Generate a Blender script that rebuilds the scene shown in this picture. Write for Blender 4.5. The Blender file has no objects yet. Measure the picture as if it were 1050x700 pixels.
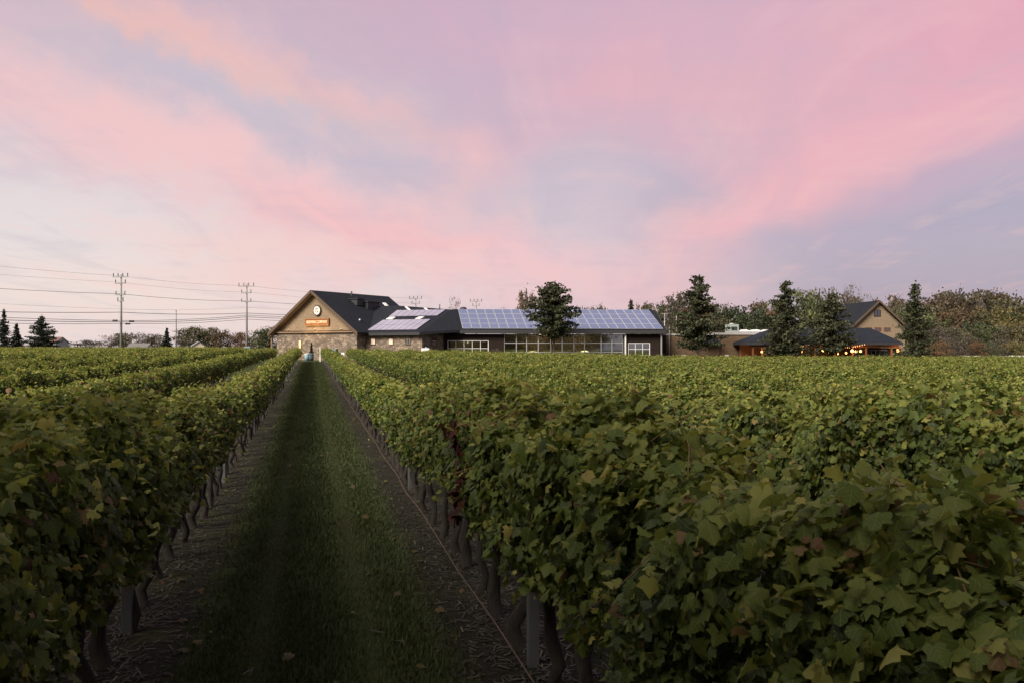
import bpy, bmesh, math, random
import numpy as np
from mathutils import Vector, Matrix

# ------------------------------------------------------------------ camera, sky, sun, exposure
sc = bpy.context.scene
col = sc.collection
YAW = math.radians(14.2)
FPX = 817.0                      # focal length in pixels of a 1050 px wide picture
HOR = 356.0
CAMH = 2.1
Fv = Vector((math.sin(YAW), math.cos(YAW), 0))
Rv = Vector((math.cos(YAW), -math.sin(YAW), 0))
cam_d = bpy.data.cameras.new('camera')
cam = bpy.data.objects.new('camera', cam_d)
col.objects.link(cam)
cam.location = (0, 0, CAMH)
cam.rotation_euler = (math.pi / 2, 0, -YAW)
cam_d.sensor_width = 36.0
cam_d.lens = FPX / 1050 * 36
cam_d.shift_y = (HOR - 350) / 1050
cam_d.clip_start = 0.05
cam_d.clip_end = 6000
sc.camera = cam

sc.view_settings.view_transform = 'Standard'
sc.view_settings.look = 'None'
sc.view_settings.exposure = 0.5
sc.view_settings.gamma = 1.0
sc.render.engine = 'CYCLES'
sc.cycles.max_bounces = 5
sc.cycles.diffuse_bounces = 3
sc.cycles.transmission_bounces = 4
sc.cycles.transparent_max_bounces = 8
sc.cycles.use_denoising = True
sc.cycles.caustics_reflective = False
sc.cycles.caustics_refractive = False

SUN_EL, SUN_AZ = math.radians(38), math.radians(-142)   # azimuth from the view axis, to the left and behind
SUN_STRENGTH, SUN_ANGLE = 5.0, 30.0
SKY_K, NISHITA_K = 0.66, 0.04


def lin(c):
    return tuple((v / 255 / 12.92) if v / 255 <= 0.04045 else ((v / 255 + 0.055) / 1.055) ** 2.4 for v in c)


class NT:
    """small helper round a node tree"""
    def __init__(self, tree):
        self.t = tree
        self.n = tree.nodes
        self.l = tree.links

    def put(self, sock, v):
        if isinstance(v, bpy.types.NodeSocket):
            self.l.new(v, sock)
        elif isinstance(v, (tuple, list)) and len(v) == 3 and sock.type == 'RGBA':
            sock.default_value = (*v, 1)
        else:
            sock.default_value = v

    def math(self, op, a, b=0.0, c=None, clamp=False):
        m = self.n.new('ShaderNodeMath')
        m.operation = op
        m.use_clamp = clamp
        self.put(m.inputs[0], a)
        self.put(m.inputs[1], b)
        if c is not None:
            self.put(m.inputs[2], c)
        return m.outputs[0]

    def mix(self, f, a, b, blend='MIX'):
        m = self.n.new('ShaderNodeMixRGB')
        m.blend_type = blend
        self.put(m.inputs[0], f)
        self.put(m.inputs[1], a)
        self.put(m.inputs[2], b)
        return m.outputs[0]

    def ramp(self, f, stops, interp='LINEAR'):
        r = self.n.new('ShaderNodeValToRGB')
        cr = r.color_ramp
        cr.interpolation = interp
        while len(cr.elements) < len(stops):
            cr.elements.new(0.5)
        for e, (p, c) in zip(cr.elements, stops):
            e.position = p
            e.color = (*c, 1) if len(c) == 3 else c
        self.put(r.inputs[0], f)
        return r.outputs[0]

    def noise(self, vec, scale, detail=3, rough=0.5, dist=0.0, out=0):
        t = self.n.new('ShaderNodeTexNoise')
        if vec is not None:
            self.l.new(vec, t.inputs['Vector'])
        t.inputs['Scale'].default_value = scale
        t.inputs['Detail'].default_value = detail
        t.inputs['Roughness'].default_value = rough
        t.inputs['Distortion'].default_value = dist
        return t.outputs[out]

    def sep(self, v):
        s = self.n.new('ShaderNodeSeparateXYZ')
        self.l.new(v, s.inputs[0])
        return s.outputs

    def comb(self, x, y, z):
        s = self.n.new('ShaderNodeCombineXYZ')
        for i, v in enumerate((x, y, z)):
            self.put(s.inputs[i], v)
        return s.outputs[0]

    def smooth(self, v, a, b):
        m = self.n.new('ShaderNodeMapRange')
        m.interpolation_type = 'SMOOTHSTEP'
        self.put(m.inputs[0], v)
        m.inputs[1].default_value = a
        m.inputs[2].default_value = b
        return m.outputs[0]


def px_azel(px, py):
    az = math.atan((px - 525) / FPX)
    return az, math.atan((HOR - py) / FPX * math.cos(az))


def build_world():
    w = bpy.data.worlds.new('World')
    sc.world = w
    w.use_nodes = True
    w.node_tree.nodes.clear()
    T = NT(w.node_tree)
    tc = T.n.new('ShaderNodeTexCoord')
    d = tc.outputs['Generated']
    x, y, z = T.sep(d)
    # direction turned so that azimuth 0 looks along the vineyard's far side
    xr = T.math('SUBTRACT', T.math('MULTIPLY', x, math.cos(YAW)), T.math('MULTIPLY', y, math.sin(YAW)))
    yr = T.math('ADD', T.math('MULTIPLY', x, math.sin(YAW)), T.math('MULTIPLY', y, math.cos(YAW)))
    az = T.math('ARCTAN2', xr, yr)
    el = T.math('ARCSINE', z)
    dr = T.comb(xr, yr, z)
    # cloud warp
    n1 = T.noise(dr, 3.2, 4, 0.55)
    n1b = T.noise(T.comb(T.math('ADD', xr, 7.3), yr, z), 3.4, 4, 0.55)
    n2 = T.noise(dr, 11.0, 5, 0.6)
    waz = T.math('ADD', az, T.math('ADD', T.math('MULTIPLY', T.math('SUBTRACT', n1, 0.5), 0.30), T.math('MULTIPLY', T.math('SUBTRACT', n2, 0.5), 0.15)))
    wel = T.math('ADD', el, T.math('ADD', T.math('MULTIPLY', T.math('SUBTRACT', n1b, 0.5), 0.17), T.math('MULTIPLY', T.math('SUBTRACT', n2, 0.5), 0.085)))
    # base: clear evening sky, pale peach to the left, lavender to the right
    e = T.math('DIVIDE', T.math('MAXIMUM', el, 0.0), 1.6)
    S = lambda deg: math.radians(deg) / 1.6
    left = T.ramp(e, [(0.0, lin((240, 224, 221))), (S(4), lin((239, 225, 223))), (S(8), lin((228, 220, 226))), (S(14), lin((216, 200, 212))),
                      (S(23), lin((204, 178, 194))), (S(40), lin((172, 158, 168))), (1.0, lin((146, 146, 152)))])
    right = T.ramp(e, [(0.0, lin((176, 170, 188))), (S(4), lin((168, 163, 189))), (S(9), lin((176, 165, 194))), (S(16), lin((190, 166, 192))),
                       (S(24), lin((206, 165, 190))), (S(40), lin((170, 154, 168))), (1.0, lin((146, 146, 152)))])
    mid = T.ramp(e, [(0.0, lin((226, 208, 216))), (S(4), lin((224, 204, 216))), (S(9), lin((205, 190, 208))), (S(16), lin((190, 178, 200))),
                     (S(24), lin((206, 172, 194))), (S(40), lin((170, 155, 168))), (1.0, lin((146, 146, 152)))])
    base = T.mix(T.smooth(waz, -0.42, 0.02), left, T.mix(T.smooth(waz, 0.02, 0.46), mid, right))
    # cloud masses lit from below: (px, py, half-length, half-height, tilt, colour, strength)
    P1, P2, PE, BL, WH = (245, 196, 199), (232, 170, 187), (246, 194, 182), (180, 171, 195), (232, 222, 226)
    blobs = [
        (90, 125, 260, 42, -14, P1, .85), (300, 205, 190, 34, -20, P1, .9), (430, 245, 120, 26, -12, (246, 182, 192), .7),
        (190, 32, 160, 15, -25, (247, 188, 175), .75), (330, 85, 140, 16, -20, (242, 186, 184), .55),
        (450, 165, 45, 60, -65, (246, 184, 190), .55), (640, 100, 130, 38, 8, (240, 172, 186), .6),
        (560, 30, 220, 40, 0, (220, 172, 194), .6), (250, 250, 120, 12, -6, (250, 205, 200), .5),
        (900, 60, 260, 60, 6, P2, .75), (960, 120, 190, 50, 14, P2, .85), (850, 185, 150, 42, 22, (239, 170, 184), .85),
        (760, 235, 62, 26, 20, (238, 174, 189), .75), (1050, 20, 150, 60, 0, (232, 150, 176), .6),
        (540, 275, 160, 22, 2, (238, 190, 202), .6), (330, 280, 150, 20, 0, (247, 205, 206), .5),
        (705, 206, 40, 15, -6, BL, .7), (215, 88, 110, 20, -22, (200, 190, 206), .75), (380, 168, 80, 18, -14, (196, 182, 202), .7),
        (600, 190, 80, 36, 0, (206, 193, 208), .4), (720, 90, 170, 60, 6, (226, 172, 188), .6), (1000, 235, 150, 22, 10, (166, 160, 190), .8), (860, 262, 130, 14, 4, (178, 166, 196), .6),
        (980, 190, 60, 10, 24, (190, 160, 192), .7), (60, 215, 130, 26, 0, WH, .5), (520, 110, 60, 30, -20, (206, 176, 198), .5),
    ]
    colr = base
    for (bx, by, rx, ry, tilt, c, st) in blobs:
        a0, e0 = px_azel(bx, by)
        sa, se = rx / FPX * math.cos(a0) ** 2 + .01, ry / FPX
        ct, sn = math.cos(math.radians(tilt)), math.sin(math.radians(tilt))
        da = T.math('SUBTRACT', waz, a0)
        de = T.math('SUBTRACT', wel, e0)
        u = T.math('DIVIDE', T.math('ADD', T.math('MULTIPLY', da, ct), T.math('MULTIPLY', de, sn)), sa)
        v = T.math('DIVIDE', T.math('SUBTRACT', T.math('MULTIPLY', de, ct), T.math('MULTIPLY', da, sn)), se)
        q = T.math('ADD', T.math('MULTIPLY', u, u), T.math('MULTIPLY', v, v))
        g = T.math('MULTIPLY', T.math('POWER', 2.718, T.math('MULTIPLY', q, -0.9)), st)
        colr = T.mix(g, colr, lin(c))
    # fine wind-drawn wisps on a high flat cloud sheet, running away from the viewer
    zp = T.math('ADD', T.math('MAXIMUM', z, 0.0), 0.10)
    pu, pv = T.math('DIVIDE', xr, zp), T.math('DIVIDE', yr, zp)
    sv = T.comb(T.math('SUBTRACT', T.math('MULTIPLY', pu, 1.9), T.math('MULTIPLY', pv, .16)), T.math('MULTIPLY', pv, .55), 0.0)
    ns = T.noise(sv, 1.5, 7, 0.62, 0.9)
    sv2 = T.comb(T.math('MULTIPLY', pu, 1.1), T.math('MULTIPLY', pv, 2.6), 3.0)
    ns2 = T.noise(sv2, 1.7, 6, 0.6, 0.5)
    stre = T.math('ADD', T.math('MULTIPLY', T.math('SUBTRACT', ns, 0.5), 1.2), T.math('MULTIPLY', T.math('SUBTRACT', ns2, 0.5), 0.5))
    colr = T.mix(T.math('MAXIMUM', stre, 0.0), colr, lin((250, 198, 194)))
    colr = T.mix(T.math('MAXIMUM', T.math('MULTIPLY', stre, -1.0), 0.0), colr, lin((182, 172, 196)))
    hs = T.n.new('ShaderNodeHueSaturation'); hs.inputs['Saturation'].default_value = .94; hs.inputs['Value'].default_value = .985
    T.l.new(colr, hs.inputs['Color']); colr = hs.outputs[0]
    # the half of the sky away from the afterglow is dimmer
    back = T.smooth(T.math('ABSOLUTE', az), 0.9, 2.2)
    colr = T.mix(T.math('MULTIPLY', back, BACK_DIM), colr, lin((120, 118, 122)))
    bg1 = T.n.new('ShaderNodeBackground')
    T.put(bg1.inputs[0], colr)
    bg1.inputs[1].default_value = SKY_K
    sky = T.n.new('ShaderNodeTexSky')
    sky.sky_type = 'NISHITA'
    sky.sun_disc = False
    sky.sun_elevation = math.radians(1.0)
    sky.sun_rotation = SUN_AZ + YAW
    bg2 = T.n.new('ShaderNodeBackground')
    T.l.new(sky.outputs[0], bg2.inputs[0])
    bg2.inputs[1].default_value = NISHITA_K
    add = T.n.new('ShaderNodeAddShader')
    T.l.new(bg1.outputs[0], add.inputs[0])
    T.l.new(bg2.outputs[0], add.inputs[1])
    out = T.n.new('ShaderNodeOutputWorld')
    T.l.new(add.outputs[0], out.inputs[0])


BACK_DIM = 0.35
build_world()

sd = bpy.data.lights.new('afterglow_sun', 'SUN')
sd.energy = SUN_STRENGTH
sd.angle = math.radians(SUN_ANGLE)
sd.color = (1.0, 0.86, 0.70)
so = bpy.data.objects.new('afterglow_sun', sd)
col.objects.link(so)
sdir = (Fv * math.cos(SUN_AZ) + Rv * math.sin(SUN_AZ)) * math.cos(SUN_EL) + Vector((0, 0, math.sin(SUN_EL)))
so.rotation_euler = sdir.to_track_quat('Z', 'Y').to_euler()
so.location = sdir * 50

# ------------------------------------------------------------------ helpers
rng = np.random.default_rng(7)
random.seed(5)


def W(px, py, d):
    """point seen at a photo pixel, d metres in front of the camera"""
    lat = (px - 525) / FPX * d
    return Fv * d + Rv * lat + Vector((0, 0, CAMH + (HOR - py) / FPX * d))


def smoothstep(a, b, v):
    t = np.clip((np.asarray(v, float) - a) / (b - a), 0, 1)
    return t * t * (3 - 2 * t)


def gh(x, y):
    """height of the ground"""
    s = smoothstep(0, 92, y)
    r = s * (0.48 - 0.90 * smoothstep(-2, 45, x))
    return r + 0.05 * np.sin(np.asarray(x) * .21 + np.asarray(y) * .13) * s


def tag(o, label=None, cat=None, group=None, kind=None):
    if label: o['label'] = label
    if cat: o['category'] = cat
    if group: o['group'] = group
    if kind: o['kind'] = kind
    return o


def empty(name, loc=(0, 0, 0), rz=0.0):
    o = bpy.data.objects.new(name, None)
    col.objects.link(o)
    o.location = loc
    o.rotation_euler = (0, 0, rz)
    o.empty_display_size = 0.2
    return o


def mesh_np(name, V, loops, starts, mat=None, attr=None, smooth=False):
    me = bpy.data.meshes.new(name)
    V = np.asarray(V, np.float32)
    me.vertices.add(len(V))
    me.vertices.foreach_set('co', V.ravel())
    me.loops.add(len(loops))
    me.loops.foreach_set('vertex_index', np.asarray(loops, np.int32))
    me.polygons.add(len(starts))
    me.polygons.foreach_set('loop_start', np.asarray(starts, np.int32))
    if smooth:
        me.polygons.foreach_set('use_smooth', np.ones(len(starts), bool))
    me.update(calc_edges=True)
    if attr is not None:
        for k, a in attr.items():
            at = me.attributes.new(k, 'FLOAT', 'FACE')
            at.data.foreach_set('value', np.asarray(a, np.float32))
    if mat: me.materials.append(mat)
    return me


class MB:
    """collects simple shapes, then links them as one mesh object"""
    def __init__(self):
        self.v, self.f, self.s = [], [], []

    def face(self, pts, smooth=False):
        b = len(self.v)
        self.v += [tuple(p) for p in pts]
        self.f.append(list(range(b, b + len(pts))))
        self.s.append(smooth)
        return self

    def box(self, c, s, rz=0.0):
        cx, cy, cz = c
        hx, hy, hz = s[0] / 2, s[1] / 2, s[2] / 2
        ca, sa = math.cos(rz), math.sin(rz)
        b = len(self.v)
        for dz in (-hz, hz):
            for dx, dy in ((-hx, -hy), (hx, -hy), (hx, hy), (-hx, hy)):
                self.v.append((cx + dx * ca - dy * sa, cy + dx * sa + dy * ca, cz + dz))
        for q in ((0, 3, 2, 1), (4, 5, 6, 7), (0, 1, 5, 4), (1, 2, 6, 5), (2, 3, 7, 6), (3, 0, 4, 7)):
            self.f.append([b + i for i in q]); self.s.append(False)
        return self

    def prism(self, poly, off):
        """polygon (list of 3-D points) pushed along off"""
        n = len(poly)
        b = len(self.v)
        off = Vector(off)
        for p in poly: self.v.append(tuple(p))
        for p in poly: self.v.append(tuple(Vector(p) + off))
        self.f.append([b + i for i in range(n)][::-1]); self.s.append(False)
        self.f.append([b + n + i for i in range(n)]); self.s.append(False)
        for i in range(n):
            j = (i + 1) % n
            self.f.append([b + i, b + j, b + n + j, b + n + i]); self.s.append(False)
        return self

    def tube(self, pts, rad, sides=6, cap=True):
        pts = [Vector(p) for p in pts]
        n = len(pts)
        rads = rad if isinstance(rad, (list, tuple)) else [rad] * n
        b = len(self.v)
        up = Vector((0, 0, 1))
        for i, p in enumerate(pts):
            t = (pts[min(i + 1, n - 1)] - pts[max(i - 1, 0)]).normalized()
            a = t.cross(up if abs(t.z) < 0.92 else Vector((1, 0, 0))).normalized()
            c = t.cross(a)
            for k in range(sides):
                an = 2 * math.pi * k / sides
                self.v.append(tuple(p + (a * math.cos(an) + c * math.sin(an)) * rads[i]))
        for i in range(n - 1):
            for k in range(sides):
                k2 = (k + 1) % sides
                self.f.append([b + i * sides + k, b + i * sides + k2, b + (i + 1) * sides + k2, b + (i + 1) * sides + k]); self.s.append(True)
        if cap:
            self.f.append([b + k for k in range(sides)]); self.s.append(False)
            self.f.append([b + (n - 1) * sides + k for k in range(sides)][::-1]); self.s.append(False)
        return self

    def lathe(self, c, prof, sides=16, ax='z'):
        """profile of (radius, height)"""
        b = len(self.v)
        for r, h in prof:
            for k in range(sides):
                an = 2 * math.pi * k / sides
                if ax == 'z': q = (c[0] + r * math.cos(an), c[1] + r * math.sin(an), c[2] + h)
                elif ax == 'y': q = (c[0] + r * math.cos(an), c[1] + h, c[2] + r * math.sin(an))
                else: q = (c[0] + h, c[1] + r * math.cos(an), c[2] + r * math.sin(an))
                self.v.append(q)
        for i in range(len(prof) - 1):
            for k in range(sides):
                k2 = (k + 1) % sides
                self.f.append([b + i * sides + k, b + i * sides + k2, b + (i + 1) * sides + k2, b + (i + 1) * sides + k]); self.s.append(True)
        self.f.append([b + k for k in range(sides)][::-1]); self.s.append(False)
        self.f.append([b + (len(prof) - 1) * sides + k for k in range(sides)]); self.s.append(False)
        return self

    def build(self, name, mat, parent=None, loc=None, bevel=0.0):
        me = bpy.data.meshes.new(name)
        me.from_pydata(self.v, [], self.f)
        me.polygons.foreach_set('use_smooth', np.array(self.s, bool))
        bm = bmesh.new()
        bm.from_mesh(me)
        bmesh.ops.recalc_face_normals(bm, faces=bm.faces)
        bm.to_mesh(me)
        bm.free()
        me.materials.append(mat)
        o = bpy.data.objects.new(name, me)
        col.objects.link(o)
        if parent: o.parent = parent
        if loc is not None: o.location = loc
        if bevel:
            m = o.modifiers.new('bevel', 'BEVEL')
            m.width = bevel
            m.segments = 2
        return o


def link_mesh(name, me, parent=None, loc=None):
    o = bpy.data.objects.new(name, me)
    col.objects.link(o)
    if parent: o.parent = parent
    if loc is not None: o.location = loc
    return o


def copy_tree(o, parent=None):
    c = o.copy()
    col.objects.link(c)
    if parent: c.parent = parent
    for ch in list(o.children):
        copy_tree(ch, c)
    return c


ORD = ['first', 'second', 'third', 'fourth', 'fifth', 'sixth', 'seventh', 'eighth', 'ninth', 'tenth', 'eleventh', 'twelfth', 'thirteenth', 'fourteenth',
       'fifteenth', 'sixteenth', 'seventeenth', 'eighteenth', 'nineteenth', 'twentieth', 'twenty-first', 'twenty-second', 'twenty-third', 'twenty-fourth',
       'twenty-fifth', 'twenty-sixth', 'twenty-seventh', 'twenty-eighth']

# ------------------------------------------------------------------ materials
def new_mat(name):
    m = bpy.data.materials.new(name)
    m.use_nodes = True
    m.node_tree.nodes.clear()
    T = NT(m.node_tree)
    out = T.n.new('ShaderNodeOutputMaterial')
    p = T.n.new('ShaderNodeBsdfPrincipled')
    T.l.new(p.outputs[0], out.inputs[0])
    return m, T, p, out


def coords(T, kind='Object'):
    return T.n.new('ShaderNodeTexCoord').outputs[kind]


def bump(T, p, h, strength=0.3, dist=0.02):
    b = T.n.new('ShaderNodeBump')
    b.inputs['Strength'].default_value = strength
    b.inputs['Distance'].default_value = dist
    T.l.new(h, b.inputs['Height'])
    T.l.new(b.outputs[0], p.inputs['Normal'])


def plain(name, c, rough=0.6, metal=0.0, var=0.18, scale=4.0, spec=0.4):
    m, T, p, _ = new_mat(name)
    n = T.noise(coords(T), scale, 5, 0.6)
    p.inputs['Base Color'].default_value = (*c, 1)
    T.put(p.inputs['Base Color'], T.mix(n, tuple(v * (1 - var) for v in c), tuple(min(1, v * (1 + var)) for v in c)))
    p.inputs['Roughness'].default_value = rough
    p.inputs['Metallic'].default_value = metal
    p.inputs['Specular IOR Level'].default_value = spec
    return m


def glow(name, c, s):
    m, T, p, _ = new_mat(name)
    p.inputs['Base Color'].default_value = (*c, 1)
    p.inputs['Emission Color'].default_value = (*c, 1)
    n = T.noise(coords(T), 2.0, 2)
    T.put(p.inputs['Emission Strength'], T.math('MULTIPLY', T.math('ADD', n, 0.5), s))
    return m


M = {}
# stone veneer
m, T, p, _ = new_mat('fieldstone')
co = coords(T)
vor = T.n.new('ShaderNodeTexVoronoi')
mp = T.n.new('ShaderNodeMapping')
mp.inputs['Scale'].default_value = (1.7, 1.7, 3.4)
T.l.new(co, mp.inputs[0])
T.l.new(mp.outputs[0], vor.inputs['Vector'])
vor.inputs['Scale'].default_value = 1.15
vor.inputs['Randomness'].default_value = 0.85
vr = T.sep(vor.outputs['Color'])
c1 = T.ramp(vr[0], [(0, (.075, .058, .046)), (.35, (.145, .115, .09)), (.7, (.22, .18, .145)), (1, (.32, .26, .19))])
c1 = T.mix(T.math('MULTIPLY', T.noise(co, 9, 4), .5), c1, (.2, .17, .14))
ve = T.n.new('ShaderNodeTexVoronoi')
ve.feature = 'DISTANCE_TO_EDGE'
ve.inputs['Scale'].default_value = 1.15
ve.inputs['Randomness'].default_value = 0.85
T.l.new(mp.outputs[0], ve.inputs['Vector'])
ed = T.smooth(ve.outputs['Distance'], 0.02, 0.07)
T.put(p.inputs['Base Color'], T.mix(ed, (.10, .085, .07), c1))
p.inputs['Roughness'].default_value = 0.9
bump(T, p, ed, 0.6, 0.03)
M['stone'] = m


def shingle(name, ca, cb, bw=.16, bh=.18):
    m, T, p, _ = new_mat(name)
    co = coords(T)
    x, y, z = T.sep(co)
    br = T.n.new('ShaderNodeTexBrick')
    T.l.new(T.comb(T.math('ADD', x, y), z, 0.0), br.inputs['Vector'])
    br.inputs['Scale'].default_value = 1
    br.inputs['Brick Width'].default_value = bw
    br.inputs['Row Height'].default_value = bh
    br.inputs['Mortar Size'].default_value = 0.012
    br.inputs['Color1'].default_value = (*ca, 1)
    br.inputs['Color2'].default_value = (*cb, 1)
    br.inputs['Mortar'].default_value = (ca[0] * .35, ca[1] * .35, ca[2] * .35, 1)
    c = T.mix(T.math('MULTIPLY', T.noise(co, .9, 5, .65), .55), br.outputs['Color'], tuple(v * .55 for v in ca))
    T.put(p.inputs['Base Color'], c)
    p.inputs['Roughness'].default_value = 0.85
    p.inputs['Specular IOR Level'].default_value = .12
    bump(T, p, br.outputs['Fac'], -0.4, 0.01)
    return m


M['shingle'] = shingle('cedar_shingle', (.26, .205, .145), (.35, .275, .195))
M['shingle_far'] = shingle('weathered_shingle', (.27, .215, .155), (.34, .27, .19))
M['roof'] = shingle('asphalt_shingle', (.017, .021, .031), (.025, .030, .041), .3, .14)
M['roof_blue'] = shingle('slate_shingle', (.018, .024, .036), (.027, .033, .046), .3, .14)
M['brown_wall'] = shingle('dark_brown_boards', (.026, .019, .017), (.036, .026, .023), 3.0, .16)
M['tan_wall'] = shingle('brown_block', (.16, .115, .08), (.20, .145, .10), .4, .2)
M['rake'] = plain('brown_trim', (.09, .065, .048), .7)
M['trim_light'] = plain('tan_trim', (.24, .165, .11), .7)
M['fascia'] = plain('charcoal_metal', (.045, .048, .055), .5, .2)
M['white_metal'] = plain('white_painted_metal', (.72, .74, .76), .5, .0, .08)
M['panel_frame'] = plain('aluminium_panel_frame', (.55, .57, .62), .45, .3, .05)
M['grey_metal'] = plain('galvanised_metal', (.42, .45, .47), .45, .5, .12)
M['membrane'] = plain('white_roof_membrane', (.40, .40, .42), .6, 0, .1)
M['hvac'] = plain('pale_green_unit_paint', (.27, .33, .31), .55)
M['black'] = plain('black_painted_metal', (.02, .02, .022), .5)
M['dark'] = plain('dark_void', (.014, .012, .011), .8)
M['wood_dark'] = plain('stained_wood', (.16, .065, .03), .6)
M['room'] = plain('interior_brown', (.17, .12, .08), .8)
M['pole'] = plain('weathered_pole', (.26, .27, .27), .85, 0, .25, 2)
M['wire'] = plain('cable_rubber', (.05, .05, .055), .6)
M['wire_thin'] = plain('aluminium_conductor', (.42, .38, .38), .5)
M['sign_board'] = plain('rust_sign_board', (.21, .075, .03), .6)
M['sign_frame'] = plain('sign_frame_wood', (.26, .13, .05), .6)
M['letter'] = plain('cream_letter', (.78, .60, .40), .5)
M['emblem_white'] = plain('emblem_white', (.80, .80, .74), .5, 0, .05)
M['emblem_dark'] = plain('emblem_dark', (.035, .04, .035), .5)
M['teal'] = plain('blue_grey_paint', (.09, .15, .18), .5)
M['blue'] = plain('pale_blue_paint', (.20, .30, .37), .5)
M['plastic_white'] = plain('white_plastic', (.74, .76, .77), .4, 0, .06)
M['hose'] = plain('pinkish_drip_hose', (.10, .066, .056), .6)
M['post'] = plain('grey_steel_post', (.10, .11, .115), .6, .3, .2, 8)
M['car_white'] = plain('white_car_paint', (.74, .75, .77), .25, 0, .02, 2, .6)
M['car_silver'] = plain('silver_car_paint', (.42, .44, .47), .25, .5, .02, 2, .6)
M['car_dark'] = plain('dark_car_paint', (.03, .035, .045), .25, .2, .02, 2, .6)
M['tyre'] = plain('tyre_rubber', (.02, .02, .02), .9)
M['warm_window'] = glow('lit_window', (1.0, .70, .36), .42)
M['sky_toned_pane'] = plain('sky_toned_pane', (.70, .60, .50), .6, 0, .06)  # opaque pane, cream colour painted in place of reflected sky
M['lamp'] = glow('lamp_glow', (1.0, .47, .14), 2.6)
M['lamp_soft'] = glow('soft_lamp_glow', (1.0, .78, .45), 2.2)
M['string_bulb'] = glow('string_bulb_glow', (1.0, .55, .24), 1.6)
M['spot_glow'] = glow('uplight_glow', (1.0, .62, .28), 2.0)
M['house_roof'] = plain('grey_house_roof', (.13, .13, .135), .8)
M['concrete'] = plain('concrete', (.36, .35, .33), .85)

# bark
m, T, p, _ = new_mat('bark')
co = coords(T)
mp = T.n.new('ShaderNodeMapping'); mp.inputs['Scale'].default_value = (9, 9, 2)
T.l.new(co, mp.inputs[0])
n = T.noise(mp.outputs[0], 3, 6, .7)
T.put(p.inputs['Base Color'], T.ramp(n, [(.3, (.022, .018, .015)), (.6, (.085, .068, .055)), (.8, (.14, .12, .10))]))
p.inputs['Roughness'].default_value = .95
bump(T, p, n, .8, .03)
M['bark'] = m
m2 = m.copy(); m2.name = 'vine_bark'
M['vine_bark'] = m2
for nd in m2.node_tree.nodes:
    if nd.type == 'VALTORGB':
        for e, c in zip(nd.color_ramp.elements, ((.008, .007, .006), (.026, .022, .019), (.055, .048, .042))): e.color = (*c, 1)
M['cane'] = plain('vine_cane', (.16, .105, .05), .7)

# solar panel: dark cells with pale frame lines in the panel's own coordinates
m, T, p, _ = new_mat('solar_cells')
co = coords(T, 'Generated')
x, y, z = T.sep(co)
def gridline(v, n, wd):
    fr = T.math('FRACT', T.math('MULTIPLY', v, n))
    return T.math('LESS_THAN', T.math('MINIMUM', fr, T.math('SUBTRACT', 1.0, fr)), wd)
g = T.math('MAXIMUM', gridline(x, 6, .03), gridline(y, 10, .03))
T.put(p.inputs['Base Color'], T.mix(g, (.29, .38, .64), (.45, .51, .68)))
p.inputs['Roughness'].default_value = 0.22
p.inputs['Metallic'].default_value = 0.75
p.inputs['Specular IOR Level'].default_value = 0.9
p.inputs['Coat Weight'].default_value = 0.6
p.inputs['Coat Roughness'].default_value = 0.12
M['solar'] = m
m, T, p, _ = new_mat('glare_toned_cells')
co = coords(T)
x, y, z = T.sep(co)
n = T.noise(co, .6, 4)
T.put(p.inputs['Base Color'], T.mix(n, (.26, .26, .36), (.36, .36, .47)))  # pale glare on the wing panels is put into the base colour
p.inputs['Roughness'].default_value = 0.25
p.inputs['Specular IOR Level'].default_value = 0.9
p.inputs['Coat Weight'].default_value = 0.8
M['solar_glare'] = m


# window glass
def glass(name, tint, gloss):
    m = bpy.data.materials.new(name)
    m.use_nodes = True
    m.node_tree.nodes.clear()
    T = NT(m.node_tree)
    out = T.n.new('ShaderNodeOutputMaterial')
    tr = T.n.new('ShaderNodeBsdfTransparent'); tr.inputs[0].default_value = (*tint, 1)
    gl = T.n.new('ShaderNodeBsdfGlossy'); gl.inputs['Roughness'].default_value = 0.03
    gl.inputs[0].default_value = (.86, .95, 1.0, 1)
    n = T.noise(coords(T), .35, 2)
    mx = T.n.new('ShaderNodeMixShader')
    T.put(mx.inputs[0], T.math('ADD', gloss - .08, T.math('MULTIPLY', n, .16)))
    T.l.new(tr.outputs[0], mx.inputs[1]); T.l.new(gl.outputs[0], mx.inputs[2])
    T.l.new(mx.outputs[0], out.inputs[0])
    return m


M['glass'] = glass('window_glass', (.78, .84, .80), .28)
M['glass_dark'] = glass('dark_window_glass', (.22, .26, .28), .30)
M['car_glass'] = glass('car_glass', (.15, .17, .18), .3)


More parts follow.
